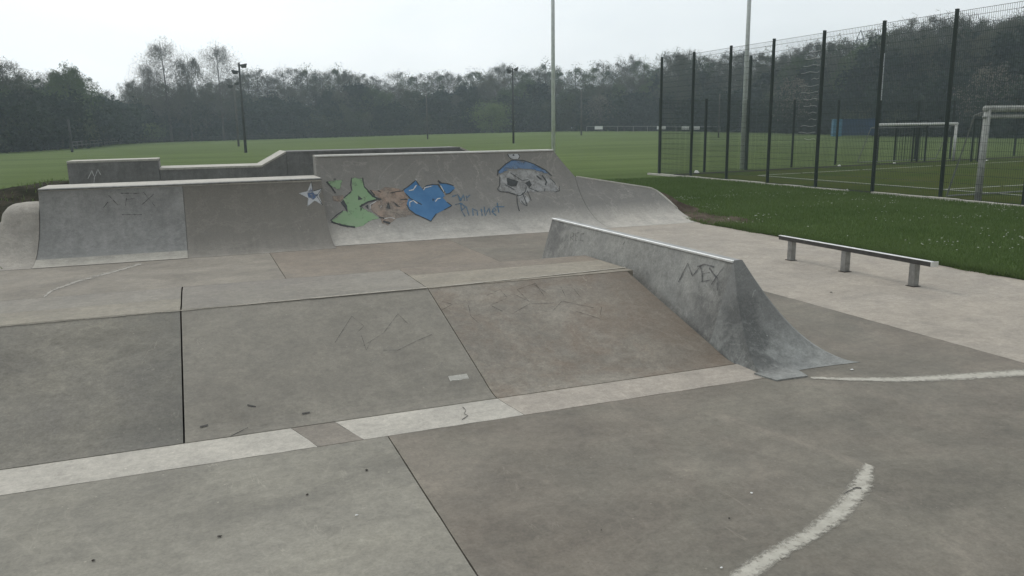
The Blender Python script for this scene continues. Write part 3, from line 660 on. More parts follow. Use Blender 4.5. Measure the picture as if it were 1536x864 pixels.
decal('skull_eye', [P2([(665, 310), (780, 345), (760, 395), (710, 400), (670, 380)]), P2([(850, 365), (890, 335), (915, 380), (890, 410)])], 'tall', PT['blackfill'], tall, layer=2)
# lower ramp: star and tag
S = [(467, 272), (470, 287), (483, 283), (478, 293), (484, 308), (472, 301), (461, 310), (462, 297), (448, 290), (461, 287)]
decal('painted_star', [S], 'low', PT['whitefill'], low); decal('star_centre', [[(466, 280), (471, 290), (478, 292), (470, 300), (463, 297), (460, 290)]], 'low', PT['starblue'], low, layer=1)
decal('star_outline', [('line', [(467, 272), (469, 287), (483, 283), (475, 294), (484, 308)], 1.3)], 'low', PT['black'], low, layer=2)
decal('marker_tag', [('line', [(155, 312), (162, 303)], 2.2), ('line', [(163, 293), (177, 308)], 2.2), ('line', [(181, 290), (209, 290)], 2.6), ('line', [(190, 297), (188, 309)], 2), ('line', [(190, 299), (202, 298)], 1.8), ('line', [(215, 288), (232, 309)], 2), ('line', [(231, 291), (212, 308)], 1.8), ('line', [(183, 322), (213, 322)], 2)], 'low', PT['tagfaint'], low)
decal('chalk_tag', [('line', [(132, 268), (138, 256), (142, 266), (147, 254), (151, 262)], 2.0), ('line', [(142, 264), (141, 275)], 2.0)], 'rear', PT['white'], rear, off=.02)
# ledge tags (M E X and R E C in marker)
decal('marker_tag', [L3(3.2, (572, 440), (606, 372), (622, 418), (652, 382), (660, 440)), L3(4.2, (640, 385), (665, 376), (700, 385)), L3(2.6, (660, 400), (655, 440)), L3(2.4, (660, 410), (685, 405)), L3(2.6, (655, 438), (690, 432)), L3(4, (682, 388), (714, 430), (712, 470)), L3(3, (735, 385), (690, 448))], 'ledge', PT['tagdark'], sp, off=.006)
decal('marker_tag', [L3(2, (182, 290), (185, 262), (196, 264), (193, 276), (184, 278), (196, 292)), L3(2, (214, 262), (202, 264), (202, 290), (214, 288)), L3(1.6, (202, 276), (210, 276)), L3(2, (232, 266), (221, 266), (219, 290), (230, 292)), L3(1.8, (372, 305), (380, 294))], 'ledge', PT['tagfaint'], sp, off=.006)
# pencil-thin scribbles on the bank
def scrib(pts, w=1.3): return ('line', pts, w)
C7 = lambda *l: [(400+x*.3646, 380+y*.3646) for x, y in l]
decal('scribble', [scrib(C7((905, 175), (960, 150), (990, 185), (920, 215), (970, 240))), scrib(C7((1020, 170), (1080, 200), (1030, 150), (1105, 125), (1140, 175))), scrib(C7((1100, 130), (1160, 170))), scrib(C7((1210, 140), (1230, 180))), scrib(C7((1265, 150), (1290, 180))),
    scrib(C7((1010, 250), (1080, 210), (1180, 205))), scrib(C7((1140, 240), (1175, 240), (1215, 198), (1345, 225))), scrib(C7((1275, 240), (1370, 270))), scrib(C7((1378, 222), (1372, 255))), scrib(C7((720, 200), (765, 210), (720, 235))), scrib(C7((830, 215), (840, 260), (885, 300)))], 'slope', PT['tagfaint'], bank)
decal('scribble', [scrib(C7((280, 370), (350, 260), (400, 300), (370, 330))), scrib(C7((400, 380), (480, 330), (540, 250), (580, 290))), scrib(C7((480, 400), (540, 400), (620, 360), (680, 335))), scrib(C7((390, 340), (410, 400), (430, 360)))], 'slope', PT['tagfaint'], bank)
decal('worn_crest_edge', [('line', [(-20, 492), (272, 466.5), (455, 449.5), (640, 432.5)], 2.6)], 'slope', PT['crest'], bank, off=.008)
decal('worn_crest_edge', [('line', [(646, 432), (790, 417.5), (938, 402)], 1.6)], 'slope', PT['crest'], bank, off=.008)
decal('scuff_marks', [('line', [(346, 655), (358, 649), (372, 642)], 2.2), ('line', [(371, 608), (384, 611)], 4), ('line', [(453, 621), (465, 619)], 3.4), ('line', [(300, 641), (312, 638)], 3.2), ('line', [(376, 614), (382, 616)], 3)], 'slope', PT['scuff'], bank)
o = decal('metal_fixing', [[(672, 565), (700, 561), (704, 569), (676, 574)]], 'slope', MAT['plaster'], bank)
# paint on the floor
w_in = lambda t: 18+9*math.sin(t*6)+(-8 if t < .05 else 0)
o = decal('painted_line', [('line', [(1304, 698), (1292, 730), (1262, 768), (1215, 803), (1170, 828), (1118, 862), (1085, 890)], lambda t: (22 if t < .04 else 33+5*math.sin(t*9)))], 'floor', PT['chalk'], None); tag(o, 'thick curved white paint stroke on the brown floor in front', 'painted line')
o = decal('painted_line', [('line', [(1216, 567), (1260, 569), (1340, 570), (1400, 568), (1470, 564), (1560, 558)], lambda t: 4+9*min(1, t*1.6))], 'floor', PT['chalk'], None); tag(o, 'long thin white paint line running right from the ledge foot', 'painted line')
o = decal('painted_line', [('line', [(66, 446), (78, 436), (120, 421), (170, 408), (212, 396)], 6)], 'floor', PT['chalk_faint'], None); tag(o, 'faint curved white line on the floor before the lower ramp', 'painted line')
o = decal('filler_patch', [[(390, 376), (421, 375), (423, 378), (393, 380)]], 'floor', MAT['plaster'], None); tag(o, 'small white filler patch on the floor at the end of a joint', 'filler patch')
o = decal('crack', [('line', [(694, 611), (699, 616), (696, 621), (702, 624), (693, 630)], 1.5)], 'floor', PT['scuff'], None, off=.003); tag(o, 'short curling crack in the pale strip at the foot of the bank', 'crack')
o = decal('crack', [('line', [(1266, 742), (1284, 733), (1292, 734)], 1.8)], 'floor', PT['scuff'], None, off=.008); tag(o, 'small crack across the thick white paint stroke', 'crack')
# chips and leaf scraps: small litter that can be counted
def chip(px, py, s, dark, label):
    p = at(px, py, 0); mb = MB(); k = 6; r = s/2
    vs = [(r*random.uniform(.6, 1)*math.cos(2*PI*i/k), r*random.uniform(.4, .8)*math.sin(2*PI*i/k), .001+random.uniform(0, .004)) for i in range(k)]
    mb.add(vs+[(0, 0, .008)], [(i, (i+1) % k, k) for i in range(k)])
    o = mb.build('leaf_scrap' if dark else 'stone_chip', MAT['leafbit' if dark else 'litter']); o.location = (p[0], p[1], .003)
    tag(o, label, 'leaf scrap' if dark else 'stone chip')
chip(329, 806, .03, 1, 'dark leaf scrap on the grey front slab, low left of centre'); chip(461, 743, .025, 1, 'dark leaf scrap on the grey front slab below the pale strip')
chip(550, 706, .03, 1, 'dark scrap on the grey slab near its joint'); chip(140, 842, .022, 1, 'tiny dark scrap at the bottom left of the floor')
chip(535, 774, .022, 0, 'white chip on the grey front slab'); chip(1094, 779, .016, 1, 'tiny dark scrap on the brown slab left of the thick white stroke')
chip(1247, 439, .05, 1, 'dark scrap on the pale paving in front of the grind rail'); chip(1278, 555, .04, 0, 'white chip beside the ledge foot'); chip(1127, 741, .02, 0, 'white chip on the brown slab in the middle')
chip(1082, 853, .018, 0, 'white chip at the lower end of the thick white stroke'); chip(902, 797, .014, 1, 'tiny dark scrap at the bottom centre of the brown slab')

# ------------------------------------------------------------------ grind rail
rail = empty('grind_rail', (8.0, 8.1, 0)); tag(rail, 'low dark grind rail on three square posts on the pale paving', 'grind rail')
mb = MB(); mb.box((0, 0, .31), (.11, 2.66, .055)); o = mb.build('rail_beam', MAT['rail_dark'], rail, bevel=.006)
mb = MB(); mb.box((-.035, 0, .341), (.05, 2.66, .008)); mb.box((.0, -1.335, .31), (.115, .012, .062)); mb.build('lit_top_plate', MAT['steel'], rail, bevel=.002)  # bright top strip paints the beam's lit top; second box faces its end
for y in (9.2, 8.15, 7.04):
    mb = MB(); mb.box((0, y-8.1, .141), (.085, .085, .284)); l = mb.build('post', MAT['steel_dull'], rail, bevel=.004)
    mb = MB(); mb.box((.0, y-8.1, .004), (.12, .12, .006)); q = mb.build('base_plate', MAT['leafbit'], l)

# ------------------------------------------------------------------ sports court, its fence, kerb, lines
mb = MB(); mb.add([(17.75, -20, .012), (48, -20, .012), (48, 32.4, .012), (17.75, 28.35, .012)], [(0, 1, 2, 3)]); tag(mb.build('court_surround', MAT['tarmac']), 'dark tarmac around the court', kind='structure')
mb = MB(); mb.add([(18.15, -20, .018), (47, -20, .018), (47, 31.2, .018), (18.15, 27.5, .018)], [(0, 1, 2, 3)]); tag(mb.build('court_turf', MAT['turf']), 'worn green court surface', kind='structure')
mb = MB()
def gline(a, b, w=.09, z=.024):
    d = Vector((b[0]-a[0], b[1]-a[1], 0)); n = Vector((-d.y, d.x, 0)).normalized()*w/2
    mb.add([(a[0]+n.x, a[1]+n.y, z), (a[0]-n.x, a[1]-n.y, z), (b[0]-n.x, b[1]-n.y, z), (b[0]+n.x, b[1]+n.y, z)], [(0, 1, 2, 3)])
gline((20.4, 25.6), (20.25, -5)); gline((20.4, 25.55), (44, 28.2), z=.028); gline((20.3, 17.1), (44, 17.1), z=.028)
o = mb.build('court_lines', PT['pitch']); tag(o, 'white lines painted on the court', kind='structure')
mb = MB(); y = -5.0
while y < 28.7:
    L = random.uniform(.9, .92); 
    if random.random() < .93: mb.box((17.55, y+L/2, .02+random.uniform(-.01, .02)), (.13, L-.02, .09))
    y += .92
o = mb.build('kerb', MAT['kerb'], bevel=.004); tag(o, 'pale kerb at the foot of the court fence', kind='structure')

FH = 4.6
def wire_panel(L, H, sag_rows=()):
    mb = MB(); nv = int(L/.055)
    for i in range(nv+1): mb.box((0, -L/2+L*i/nv, H/2), (.004, .0046, H))
    z = .06
    zt = H-.003
    for dx in (-.007, .007): mb.box((dx, 0, zt), (.006, L, .0075))
    while z < H-.05:
        for dx in (-.007, .007): mb.box((dx, 0, z), (.006, L, .0065))
        z += .2
    return mb.mesh('mesh_panel')
def post_mesh(H):
    mb = MB(); mb.box((0, 0, H/2), (.08, .06, H)); mb.box((0, 0, H+.006), (.088, .068, .012)); return mb.mesh('fence_post')
def mesh_fence(name, pts, H, label):
    root = empty(name, (pts[0][0], pts[0][1], 0)); tag(root, label, 'mesh fence')
    pm = post_mesh(H+.06); pm.materials.append(MAT['green_steel']); cache = {}
    for i, p in enumerate(pts):
        o = bpy.data.objects.new('post', pm); COL.objects.link(o); o.parent = root; o.location = (p[0]-pts[0][0], p[1]-pts[0][1], 0)
        if i+1 < len(pts):
            q = pts[i+1]; L = round(math.dist(p, q), 3)
            if L not in cache:
                cache[L] = wire_panel(L-.04, H); cache[L].materials.append(MAT['wire'])
            w = bpy.data.objects.new('mesh_panel', cache[L]); COL.objects.link(w); w.parent = root
            ang = math.atan2(q[1]-p[1], q[0]-p[0])-PI/2
            w.location = ((p[0]+q[0])/2-pts[0][0]+.05*math.cos(ang), (p[1]+q[1])/2-pts[0][1]+.05*math.sin(ang), 0); w.rotation_euler = (0, 0, ang)
    return root
sp_y = 2.235
ptsA = [(17.66, 28.36-sp_y*i) for i in range(12)]
fA = mesh_fence('court_fence', ptsA, FH, 'tall dark green mesh fence along the near side of the court')
mb = MB(); mb.box((5.04, .94, 2.45), (.09, .09, 4.9)); mb.build('tall_post', MAT['green_steel'], fA)
# sunlit glints on one bay of mesh, modelled as extra pale wires
mb = MB(); yb = 19.45
for i in range(15):
    z = 1.5+i*.2; L = random.uniform(.3, .85)
    pts = [(17.60+random.uniform(-.01, .01), yb+L*t/6+.03, z+.018*math.sin(t*1.3+i)) for t in range(7)]
    mb.tube(pts, .0042, 5)
o = mb.build('glint_wire', MAT['wire_glint'], fA); o.location = (-17.66, -28.36, 0); o['label'] = 'bright added wires standing for sun glints on the mesh beside one post'
d = Vector((48-17.66, 32.4-28.36)); n = 11
ptsB = [(17.66+2.72*i, 28.36+.365*i) for i in range(0, 12)]
mesh_fence('court_end_fence', [(17.72, 28.5), (20.32, 29.05), (22.74, 29.4), (25.78, 29.98), (28.96, 30.6), (32, 31.0), (35, 31.4), (38, 31.8), (41, 32.2), (44, 32.6), (47.6, 33)], 3.0, 'far end fence of the court, dark green mesh behind the goal')
mesh_fence('court_far_fence', [(47.6, 32.2-2.8*i) for i in range(10)], 3.0, 'distant dark green mesh fence on the right side of the court')

# goals
def goal(name, loc, W, H, D, mat, label, lean=0.0, r=.055, low_bar=None, rz=0):
    g_ = empty(name, loc, rz); tag(g_, label, 'football goal')
    for x in (0, W):
        mb = MB(); mb.tube([(x, 0, 0), (x+(lean if x == 0 else 0), 0, H)], r, 10); mb.build('goal_post', mat, g_, smooth=True)
    mb = MB(); mb.tube([(lean-r, 0, H), (W+r, 0, H)], r, 10); mb.build('crossbar', mat, g_, smooth=True)
    mb = MB()
    for x in (0, W): mb.tube([(x, 0, H-.05), (x, D*.35, H-.15), (x, D, .05)], .022, 6); 
    mb.tube([(0, D, .05), (W, D, .05)], .022, 6); mb.tube([(0, D*.35, H-.15), (W, D*.35, H-.15)], .022, 6)
    mb.build('back_frame', MAT['net'], g_)
    if low_bar:
        mb = MB(); mb.tube([(-.12, -.02, low_bar), (W+.1, -.02, low_bar)], .035, 8); mb.build('brace_bar', MAT['white_worn'], g_, smooth=True)
    return g_
goal('goal', (30.6, 29.75, .02), 6.0, 1.86, 1.0, MAT['white_metal'], 'white goal at the far end of the court', rz=math.radians(6), r=.07)
goal('goal', (18.12, 14.25, .02), 3.66, 2.24, .9, MAT['white_worn'], 'worn white goal leaning close behind the near fence, at the right', lean=.03, r=.08, low_bar=2.04)
# dark practice frames behind the far goal
for i, (px, w_, lab) in enumerate([(1358, 14, 'dark metal gate frame seen through the far goal'), (1385, 6, 'narrow dark gate frame at the right in the far goal'), (1466, 5, 'dark gate frame between the two goals')]):
    x, y = atd(px, 46); gt = empty('gate_frame', (x, y, 0), -PI/5); tag(gt, lab, 'gate')
    W = w_*.06
    for k in (-1, 1): mb = MB(); mb.box((k*W/2, 0, 1.05), (.08, .08, 2.1)); mb.build('upright', MAT['green_steel'], gt)
    mb = MB(); mb.box((0, 0, 2.06), (W, .08, .08)); mb.build('top_bar', MAT['green_steel'], gt)
    mb = MB()
    for q in range(int(W/.13)): mb.box((-W/2+.13*q+.08, 0, 1.03), (.02, .02, 1.95))
    mb.build('bars', MAT['green_steel'], gt)

# ------------------------------------------------------------------ lamp columns
def column(px, dist, H, r0_, r1_, label, mat, heads=(), base=True, z0=None, nsides=12, lean=0, name='floodlight_pole', cat='floodlight'):
    x, y = atd(px, dist) if not isinstance(px, tuple) else px
    z = ground_z(x, y); e = empty(name, (x, y, z), -YAW); tag(e, label, cat)
    mb = MB(); mb.tube([(0, 0, -.1), (lean*.5, 0, H*.5), (lean, 0, H)], [r0_, (r0_+r1_)/2, r1_], nsides); mb.build('pole', mat, e, smooth=True)
    for (dx, dz, s, tilt) in heads:
        mb = MB(); hb = s*.5; d = math.copysign(1, dx)
        mb.add([(lean+dx-d*s*.5, -.12, dz+hb*.35), (lean+dx+d*s*.5, -.12, dz+hb*.35+tilt), (lean+dx+d*s*.28, -.1, dz-hb*.6), (lean+dx-d*s*.28, -.1, dz-hb*.6),
                (lean+dx-d*s*.5, .12, dz+hb*.35), (lean+dx+d*s*.5, .12, dz+hb*.35+tilt), (lean+dx+d*s*.28, .1, dz-hb*.6), (lean+dx-d*s*.28, .1, dz-hb*.6)],
               [(0, 1, 2, 3), (7, 6, 5, 4), (0, 4, 5, 1), (1, 5, 6, 2), (2, 6, 7, 3), (3, 7, 4, 0)])
        mb.tube([(lean, 0, dz), (lean+dx, 0, dz)], .035, 6); mb.build('lamp_head', MAT['dark_pole'], e)
    if base and False: mb = MB(); mb.box((0, 0, .35), (r0_*2.3, r0_*2.3, .75)); mb.build('base_box', mat, e, bevel=.01)
    return e
column(830, 40, 15, .1, .075, 'tall grey steel lamp column rising behind the graffiti ramp', MAT['galv'], heads=((.5, 14.9, .7, .1), (-.5, 14.9, .7, .1)), name='lamp_column', cat='lamp post')
column((23.1, 30.1), 0, 15, .115, .06, 'tall grey steel lamp column just beyond the court fence', MAT['galv'], heads=((.5, 14.9, .7, .1), (-.5, 14.9, .7, .1)), name='lamp_column', cat='lamp post')
column(366, 81, 8.3, .14, .09, 'dark wooden floodlight pole with two lamps, left of centre', MAT['dark_pole'], heads=((.42, 8.0, .62, .1), (-.42, 7.45, .62, .1)), base=False)
column(356, 108, 7.6, .14, .09, 'paler floodlight pole just left of and behind the dark two-lamp pole', MAT['wood_grey'], heads=((-.45, 7.4, .7, .1), (.4, 7.7, .6, .1)), base=False)
column(770, 92, 8.3, .12, .08, 'thin dark floodlight pole with forked head above the graffiti ramp', MAT['dark_pole'], heads=((.4, 8.1, .55, .25), (-.4, 7.9, .6, .25)), base=False)
column(641, 120, 6.7, .11, .08, 'slim pale pole on the field left of the forked floodlight', MAT['wood_grey'], base=False, name='pole', cat='pole')
column(872, 125, 6.8, .12, .09, 'slim pale pole on the field right of the tall grey column', MAT['wood_grey'], base=False, name='pole', cat='pole')
column(104, 100, 3.5, .13, .1, 'short dark post at the edge of the field, far left', MAT['dark_pole'], base=False, name='post', cat='post')
column(1318, 60, 6.5, .06, .04, 'thin grey pole behind the left post of the far goal', MAT['galv'], base=False, name='pole', cat='pole')
column(1078, 110, 5.6, .09, .07, 'thin pale pole seen through the left bays of the court fence', MAT['wood_grey'], base=False, name='pole', cat='pole')

# ------------------------------------------------------------------ perimeter rails on the field
def post_rail(name, pts, label, h=.95, mat='wood_grey', step=2.6, rails=(.9, .5), r=.045):
    root = empty(name, (pts[0][0], pts[0][1], 0)); tag(root, label, 'rail fence'); mbp = []; L = []
    P = [(pts[0])]
    for a, b in zip(pts, pts[1:]):
        n = max(1, int(math.dist(a, b)/step)); P += [(a[0]+(b[0]-a[0])*i/n, a[1]+(b[1]-a[1])*i/n) for i in range(1, n+1)]
    P = P[:101]; o0 = P[0]
    pm = MB(); pm.box((0, 0, h/2), (.09, .09, h)); me = pm.mesh('post'); me.materials.append(MAT[mat])
    for p in P:
        o = bpy.data.objects.new('post', me); COL.objects.link(o); o.parent = root; o.location = (p[0]-o0[0], p[1]-o0[1], ground_z(*p))
    for z in rails:
        mb = MB(); mb.tube([(p[0]-o0[0], p[1]-o0[1], ground_z(*p)+z) for p in P], r, 5); mb.build('rail', MAT[mat], root)
    return root
post_rail('rail_fence', [atd(106, 112), atd(150, 130), atd(185, 158)], 'low grey rail fence curving along the left edge of the field')
post_rail('rail_fence', [atd(187, 160), atd(300, 162), atd(440, 166), atd(560, 170), atd(690, 172)], 'low dark rail fence along the far edge of the field', mat='dark_pole')
wr = post_rail('rail_fence', [atd(880, 162), atd(950, 160), atd(1080, 158), atd(1160, 156)], 'low white rail fence at the far right side of the field', mat='net', rails=(1.0,), r=.05)
for px, w_, lab in ((898, 2.2, 'small white board on the white rail, left of the fence'), (992, 2.4, 'small white board on the white rail, behind the first fence bay'), (1028, 2.0, 'white board on the rail behind the second fence bay'), (1045, 1.6, 'narrower white board right beside another on the rail')):
    x, y = atd(px, 157.5); mb = MB(); mb.box((0, 0, 0), (w_*.7, .04, .6)); o = mb.build('sign_board', MAT['sign_white']); o.location = (x, y, ground_z(x, y)+.75); o.rotation_euler = (0, 0, -math.atan2(x, y)); tag(o, lab, 'board')
# blue container
x, y = atd(1288, 120); ct = empty('shipping_container', (x, y, ground_z(x, y)), -math.atan2(x, y)+.15); tag(ct, 'blue storage container at the edge of the wood behind the court', 'container')
mb = MB(); mb.box((0, 0, 1.3), (4.6, 2.4, 2.2)); 
for i in range(22): mb.box((-2.1+i*.2, -1.215, 1.3), (.1, .04, 2.0))
mb.build('body', MAT['blue'], ct); mb = MB(); mb.box((-2.85, -.2, 1.25), (1.1, 2.2, 2.3)); mb.build('end_door', MAT['blue_light'], ct)
# litter on the grass / court
for px, py, s, lab in ((1045, 259, .16, 'white litter bag on the court behind the second fence bay'), (1259, 249, .1, 'scrap of white litter near a far fence post'), (1341, 245, .08, 'scrap of white litter inside the far goal'), (1271, 286, .06, 'scrap of white paper at the fence kerb'), (1480, 241, .08, 'scrap of white litter near the leaning goal'), (1505, 12, .1, None)):
    if not lab: continue
    p = at(px, py, .03); bm = bmesh.new(); bmesh.ops.create_icosphere(bm, subdivisions=2, radius=1)
    for v in bm.verts: v.co = Vector((v.co.x*s*random.uniform(.5, 1), v.co.y*s*random.uniform(.4, 1), max(-.2, v.co.z)*s*random.uniform(.2, .7)+.02))
    me = bpy.data.meshes.new('litter'); bm.to_mesh(me); bm.free(); o = link('litter', me, MAT['litter'], loc=(p[0], p[1], .02)); tag(o, lab, 'litter')
# pylon
x, y = atd(1281, 420); py_ = empty('pylon', (x, y, 0), -math.atan2(x, y)); tag(py_, 'lattice electricity pylon top showing above the trees', 'pylon')
Hh = ray_h(1281, 46, 420); mb = MB(); wd = lambda z: 1.3+3.6*(1-z/Hh)**1.2
zs = np.linspace(0, Hh*.93, 12)
for sx in (-1, 1):
    for sy in (-1, 1): mb.tube([(sx*wd(z)*.9, sy*wd(z)*.5, z) for z in zs]+[(0, 0, Hh)], .22, 4)
for a, b in zip(zs, zs[1:]):
    for s in (-1, 1): mb.tube([(s*wd(a)*.9, -wd(a)*.5, a), (-s*wd(b)*.9, -wd(b)*.5, b)], .13, 4)
mb.build('lattice_tower', MAT['dark_pole'], py_)
mb = MB()
for zz, w_ in ((Hh-5, 4.6), (Hh-13, 8.5)):
    for s in (-1, 1): mb.tube([(0, 0, zz+.9), (s*w_*.5, 0, zz+.1)], .14, 4); mb.tube([(0, 0, zz-.3), (s*w_*.5, 0, zz+.1)], .14, 4)
mb.build('crossarm', MAT['dark_pole'], py_)

# ------------------------------------------------------------------ trees
def rnd_dir(up=.3):
    while True:
        v = Vector((random.gauss(0, 1), random.gauss(0, 1), random.gauss(up, .8)))
        if v.length > .1: return v.normalized()
def tree_proto(H, W, n, kind, seed, leaf=.32, trunk_r=.16, low=.12):
    """returns (trunk mesh, crown mesh): tapered trunk + limbs; twigs and leaf flecks through the crown volume."""
    random.seed(seed); rng = np.random.default_rng(seed); mb = MB(); tips = []
    lean = Vector((random.uniform(-.05, .05)*H, random.uniform(-.05, .05)*H, 0))
    ax = lambda t: Vector((lean.x*t*t, lean.y*t*t, H*.94*t))
    mb.tube([ax(t) for t in (0, .25, .5, .75, 1)], [trunk_r, trunk_r*.8, trunk_r*.55, trunk_r*.3, .03], 6)
    nl = 24 if kind != 'birch' else 34
    def env(t):
        if kind == 'birch': return max(.16, 1-((t-.55)/.5)**2)**.8
        if kind == 'dark': return 1.05*math.sqrt(max(0.02, 1-t**2.4))
        return math.sin(PI*min(1, max(.1, t*.82+.12)))**.7
    for i in range(nl):
        t = low+(1-low)*(i+random.random()*.7)/nl; a = i*2.4+random.uniform(-.4, .4)
        L = W*.5*env(t)*random.uniform(.7, 1.15); p0 = ax(t*.93)
        up = .9 if kind == 'bare' else (.55 if kind == 'birch' else .35)
        d = Vector((math.cos(a), math.sin(a), up*random.uniform(.5, 1.1))); 
        p1 = p0+d*L*.55; p2 = p1+Vector((math.cos(a+.2), math.sin(a+.2), up*.8 if kind != 'birch' else -.1))*L*.5
        r = max(.02, trunk_r*.35*(1-t)); mb.tube([p0, p1, p2], [r, r*.6, .012], 4, cap=False); tips += [(p0+(p1-p0)*.6, L*.45), (p1, L*.5), (p2, L*.42), ((p1+p2)/2, L*.5)]
        for q in range(2):
            p3 = p1+Vector((math.cos(a+random.uniform(-1.2, 1.2)), math.sin(a+random.uniform(-1.2, 1.2)), random.uniform(.1, 1)))*L*.45
            mb.tube([p1, p3], [r*.5, .01], 3, cap=False); tips.append((p3, L*.38))
    top = ax(1.0); tips += [(top, W*.16), (ax(.93), W*.2)]
    trunk = mb.mesh('trunk')
    C = np.array([[*p, s] for p, s in tips]); pick = rng.integers(0, len(C), n)
    c = C[pick]; off = rng.normal(0, 1, (n, 3)); off /= np.linalg.norm(off, axis=1)[:, None]; rad = rng.random(n)**.5*c[:, 3]*1.15
    P = c[:, :3]+off*rad[:, None]*np.array([1, 1, .85])
    if kind == 'birch': P[:, 2] -= rng.random(n)*.7
    P[:, 2] = np.maximum(P[:, 2], .1)
    # a fleck is a thin sliver for twigs, a broad one for leaves
    thin = {'bare': .16, 'birch': .2, 'bud': .42, 'dark': .8}[kind]
    D = rng.normal(0, 1, (n, 3)); 
    if kind in ('bare', 'birch'): D[:, 2] = np.abs(D[:, 2])*1.5*(1 if kind == 'bare' else -1)
    D /= np.linalg.norm(D, axis=1)[:, None]; S = rng.normal(0, 1, (n, 3)); S = np.cross(D, S); S /= np.linalg.norm(S, axis=1)[:, None]
    ln = leaf*rng.uniform(.6, 1.7, n)*(2.1 if thin < .3 else 1); wdt = leaf*thin*rng.uniform(.6, 1.4, n)
    A = P-D*ln[:, None]*.5-S*wdt[:, None]*.5; B = P-D*ln[:, None]*.5+S*wdt[:, None]*.5; E_ = P+D*ln[:, None]*.5
    vs = np.stack([A, B, E_], 1).reshape(-1, 3); me = bpy.data.meshes.new('crown'); me.vertices.add(3*n); me.vertices.foreach_set('co', vs.ravel().astype(np.float32))
    me.loops.add(3*n); me.loops.foreach_set('vertex_index', np.arange(3*n, dtype=np.int32)); me.polygons.add(n); me.polygons.foreach_set('loop_start', np.arange(0, 3*n, 3, dtype=np.int32)); me.polygons.foreach_set('loop_total', np.full(n, 3, dtype=np.int32)); me.update(calc_edges=True)
    return trunk, me
PROTO = {}; BACK = {}
def proto(key, mat, bark, **kw):
    L = []
    for s in kw.pop('seeds'):
        t, c = tree_proto(seed=s, **kw); t.materials.append(MAT[bark]); c.materials.append(MAT[mat]); L.append((t, c, kw['H']))
    PROTO[key] = L
proto('bare', 'lf_bare', 'bark', H=13, W=7.5, n=5200, kind='bare', seeds=(1, 2, 3, 4), leaf=.34, trunk_r=.17)
proto('lacy', 'lf_bare', 'bark', H=13, W=6.5, n=4300, kind='bare', seeds=(101, 102, 103, 104), leaf=.25, trunk_r=.2, low=.2)
proto('lacybud', 'lf_bud', 'bark', H=13, W=6.5, n=5200, kind='bud', seeds=(111, 112, 113), leaf=.24, trunk_r=.2, low=.2)
proto('bud', 'lf_bud', 'bark', H=12, W=8, n=8000, kind='bud', seeds=(11, 12, 13), leaf=.36, trunk_r=.18, low=.08)
proto('olive', 'lf_olive', 'bark', H=11, W=8, n=8000, kind='bud', seeds=(21, 22), leaf=.4, trunk_r=.18, low=.05)
proto('dark', 'lf_dark', 'bark', H=10, W=7.5, n=7500, kind='dark', seeds=(31, 32), leaf=.4, trunk_r=.18, low=.03)
proto('birch', 'lf_birch', 'bark', H=17, W=9.0, n=12500, kind='birch', seeds=(41, 42), leaf=.2, trunk_r=.26, low=.25)
proto('shrub', 'lf_olive', 'bark', H=4.5, W=6.5, n=4500, kind='dark', seeds=(51, 52), leaf=.3, trunk_r=.08, low=.02)
proto('bright', 'lf_bright', 'bark', H=5.5, W=8, n=5000, kind='bud', seeds=(61,), leaf=.3, trunk_r=.1, low=.03)
proto('blossom', 'lf_pale', 'bark', H=7, W=5, n=1100, kind='bud', seeds=(71,), leaf=.22, trunk_r=.12, low=.25)
proto('thicket', 'lf_dark', 'bark', H=6, W=9, n=6500, kind='dark', seeds=(81, 82), leaf=.42, trunk_r=.12, low=.01)
NM = {'lacy': 'bare_tree', 'lacybud': 'budding_tree', 'bare': 'bare_tree', 'bud': 'budding_tree', 'olive': 'leafy_tree', 'dark': 'evergreen_tree', 'birch': 'birch_tree', 'shrub': 'shrub', 'bright': 'shrub', 'blossom': 'blossom_tree', 'thicket': 'thicket_bush'}
LB = {'lacy': 'tall thin bare tree whose twigs show against the sky over the wood', 'lacybud': 'tall budding tree whose top shows against the sky over the wood', 'bare': 'bare grey-brown tree with thin upright twigs in the far wood', 'bud': 'tree with dull green budding leaves in the far wood', 'olive': 'olive leafed rounded tree in the far wood',
      'dark': 'dark evergreen tree in the far wood', 'shrub': 'low olive shrub at the foot of the far wood', 'thicket': 'low dark bush at the shaded foot of the far wood'}
def plant(kind, px, dist, h, label=None, w=1.0, group='trees of the wood behind the field', i=None, sink=0.0):
    x, y = atd(px, dist); L = PROTO[kind]; t, c, H = L[random.randrange(len(L)) if i is None else i]
    s = h/H; z = ground_z(x, y)-sink
    root = empty(NM[kind], (x, y, z), random.uniform(0, 6.28)); root.scale = (s*w, s*w, s)
    lab = label or (LB[kind] if group[0] == 't' else LB[kind].replace('in the far wood', 'low along the edge of the wood'))
    tag(root, lab, 'bush' if kind in ('shrub', 'thicket', 'bright') else 'tree', group)
    for nm, me in (('trunk', t), ('crown', c)):
        o = bpy.data.objects.new(nm, me); COL.objects.link(o); o.parent = root
    return root
random.seed(99)
TOP = [(-60, 95), (0, 102), (60, 112), (120, 103), (150, 125), (180, 150), (200, 135), (240, 118), (300, 122), (360, 112), (400, 106), (440, 106), (500, 104), (530, 100), (570, 120), (600, 112), (640, 114), (700, 108), (760, 94), (800, 92), (850, 105), (900, 95), (950, 90), (990, 92), (1010, 78), (1060, 82), (1120, 76), (1200, 68), (1280, 58), (1310, 48), (1350, 34), (1420, 28), (1480, 22), (1536, 10), (1620, 0)]
DIST = [(-60, 105), (0, 112), (100, 128), (170, 160), (250, 178), (700, 182), (1000, 178), (1200, 150), (1400, 125), (1620, 112)]
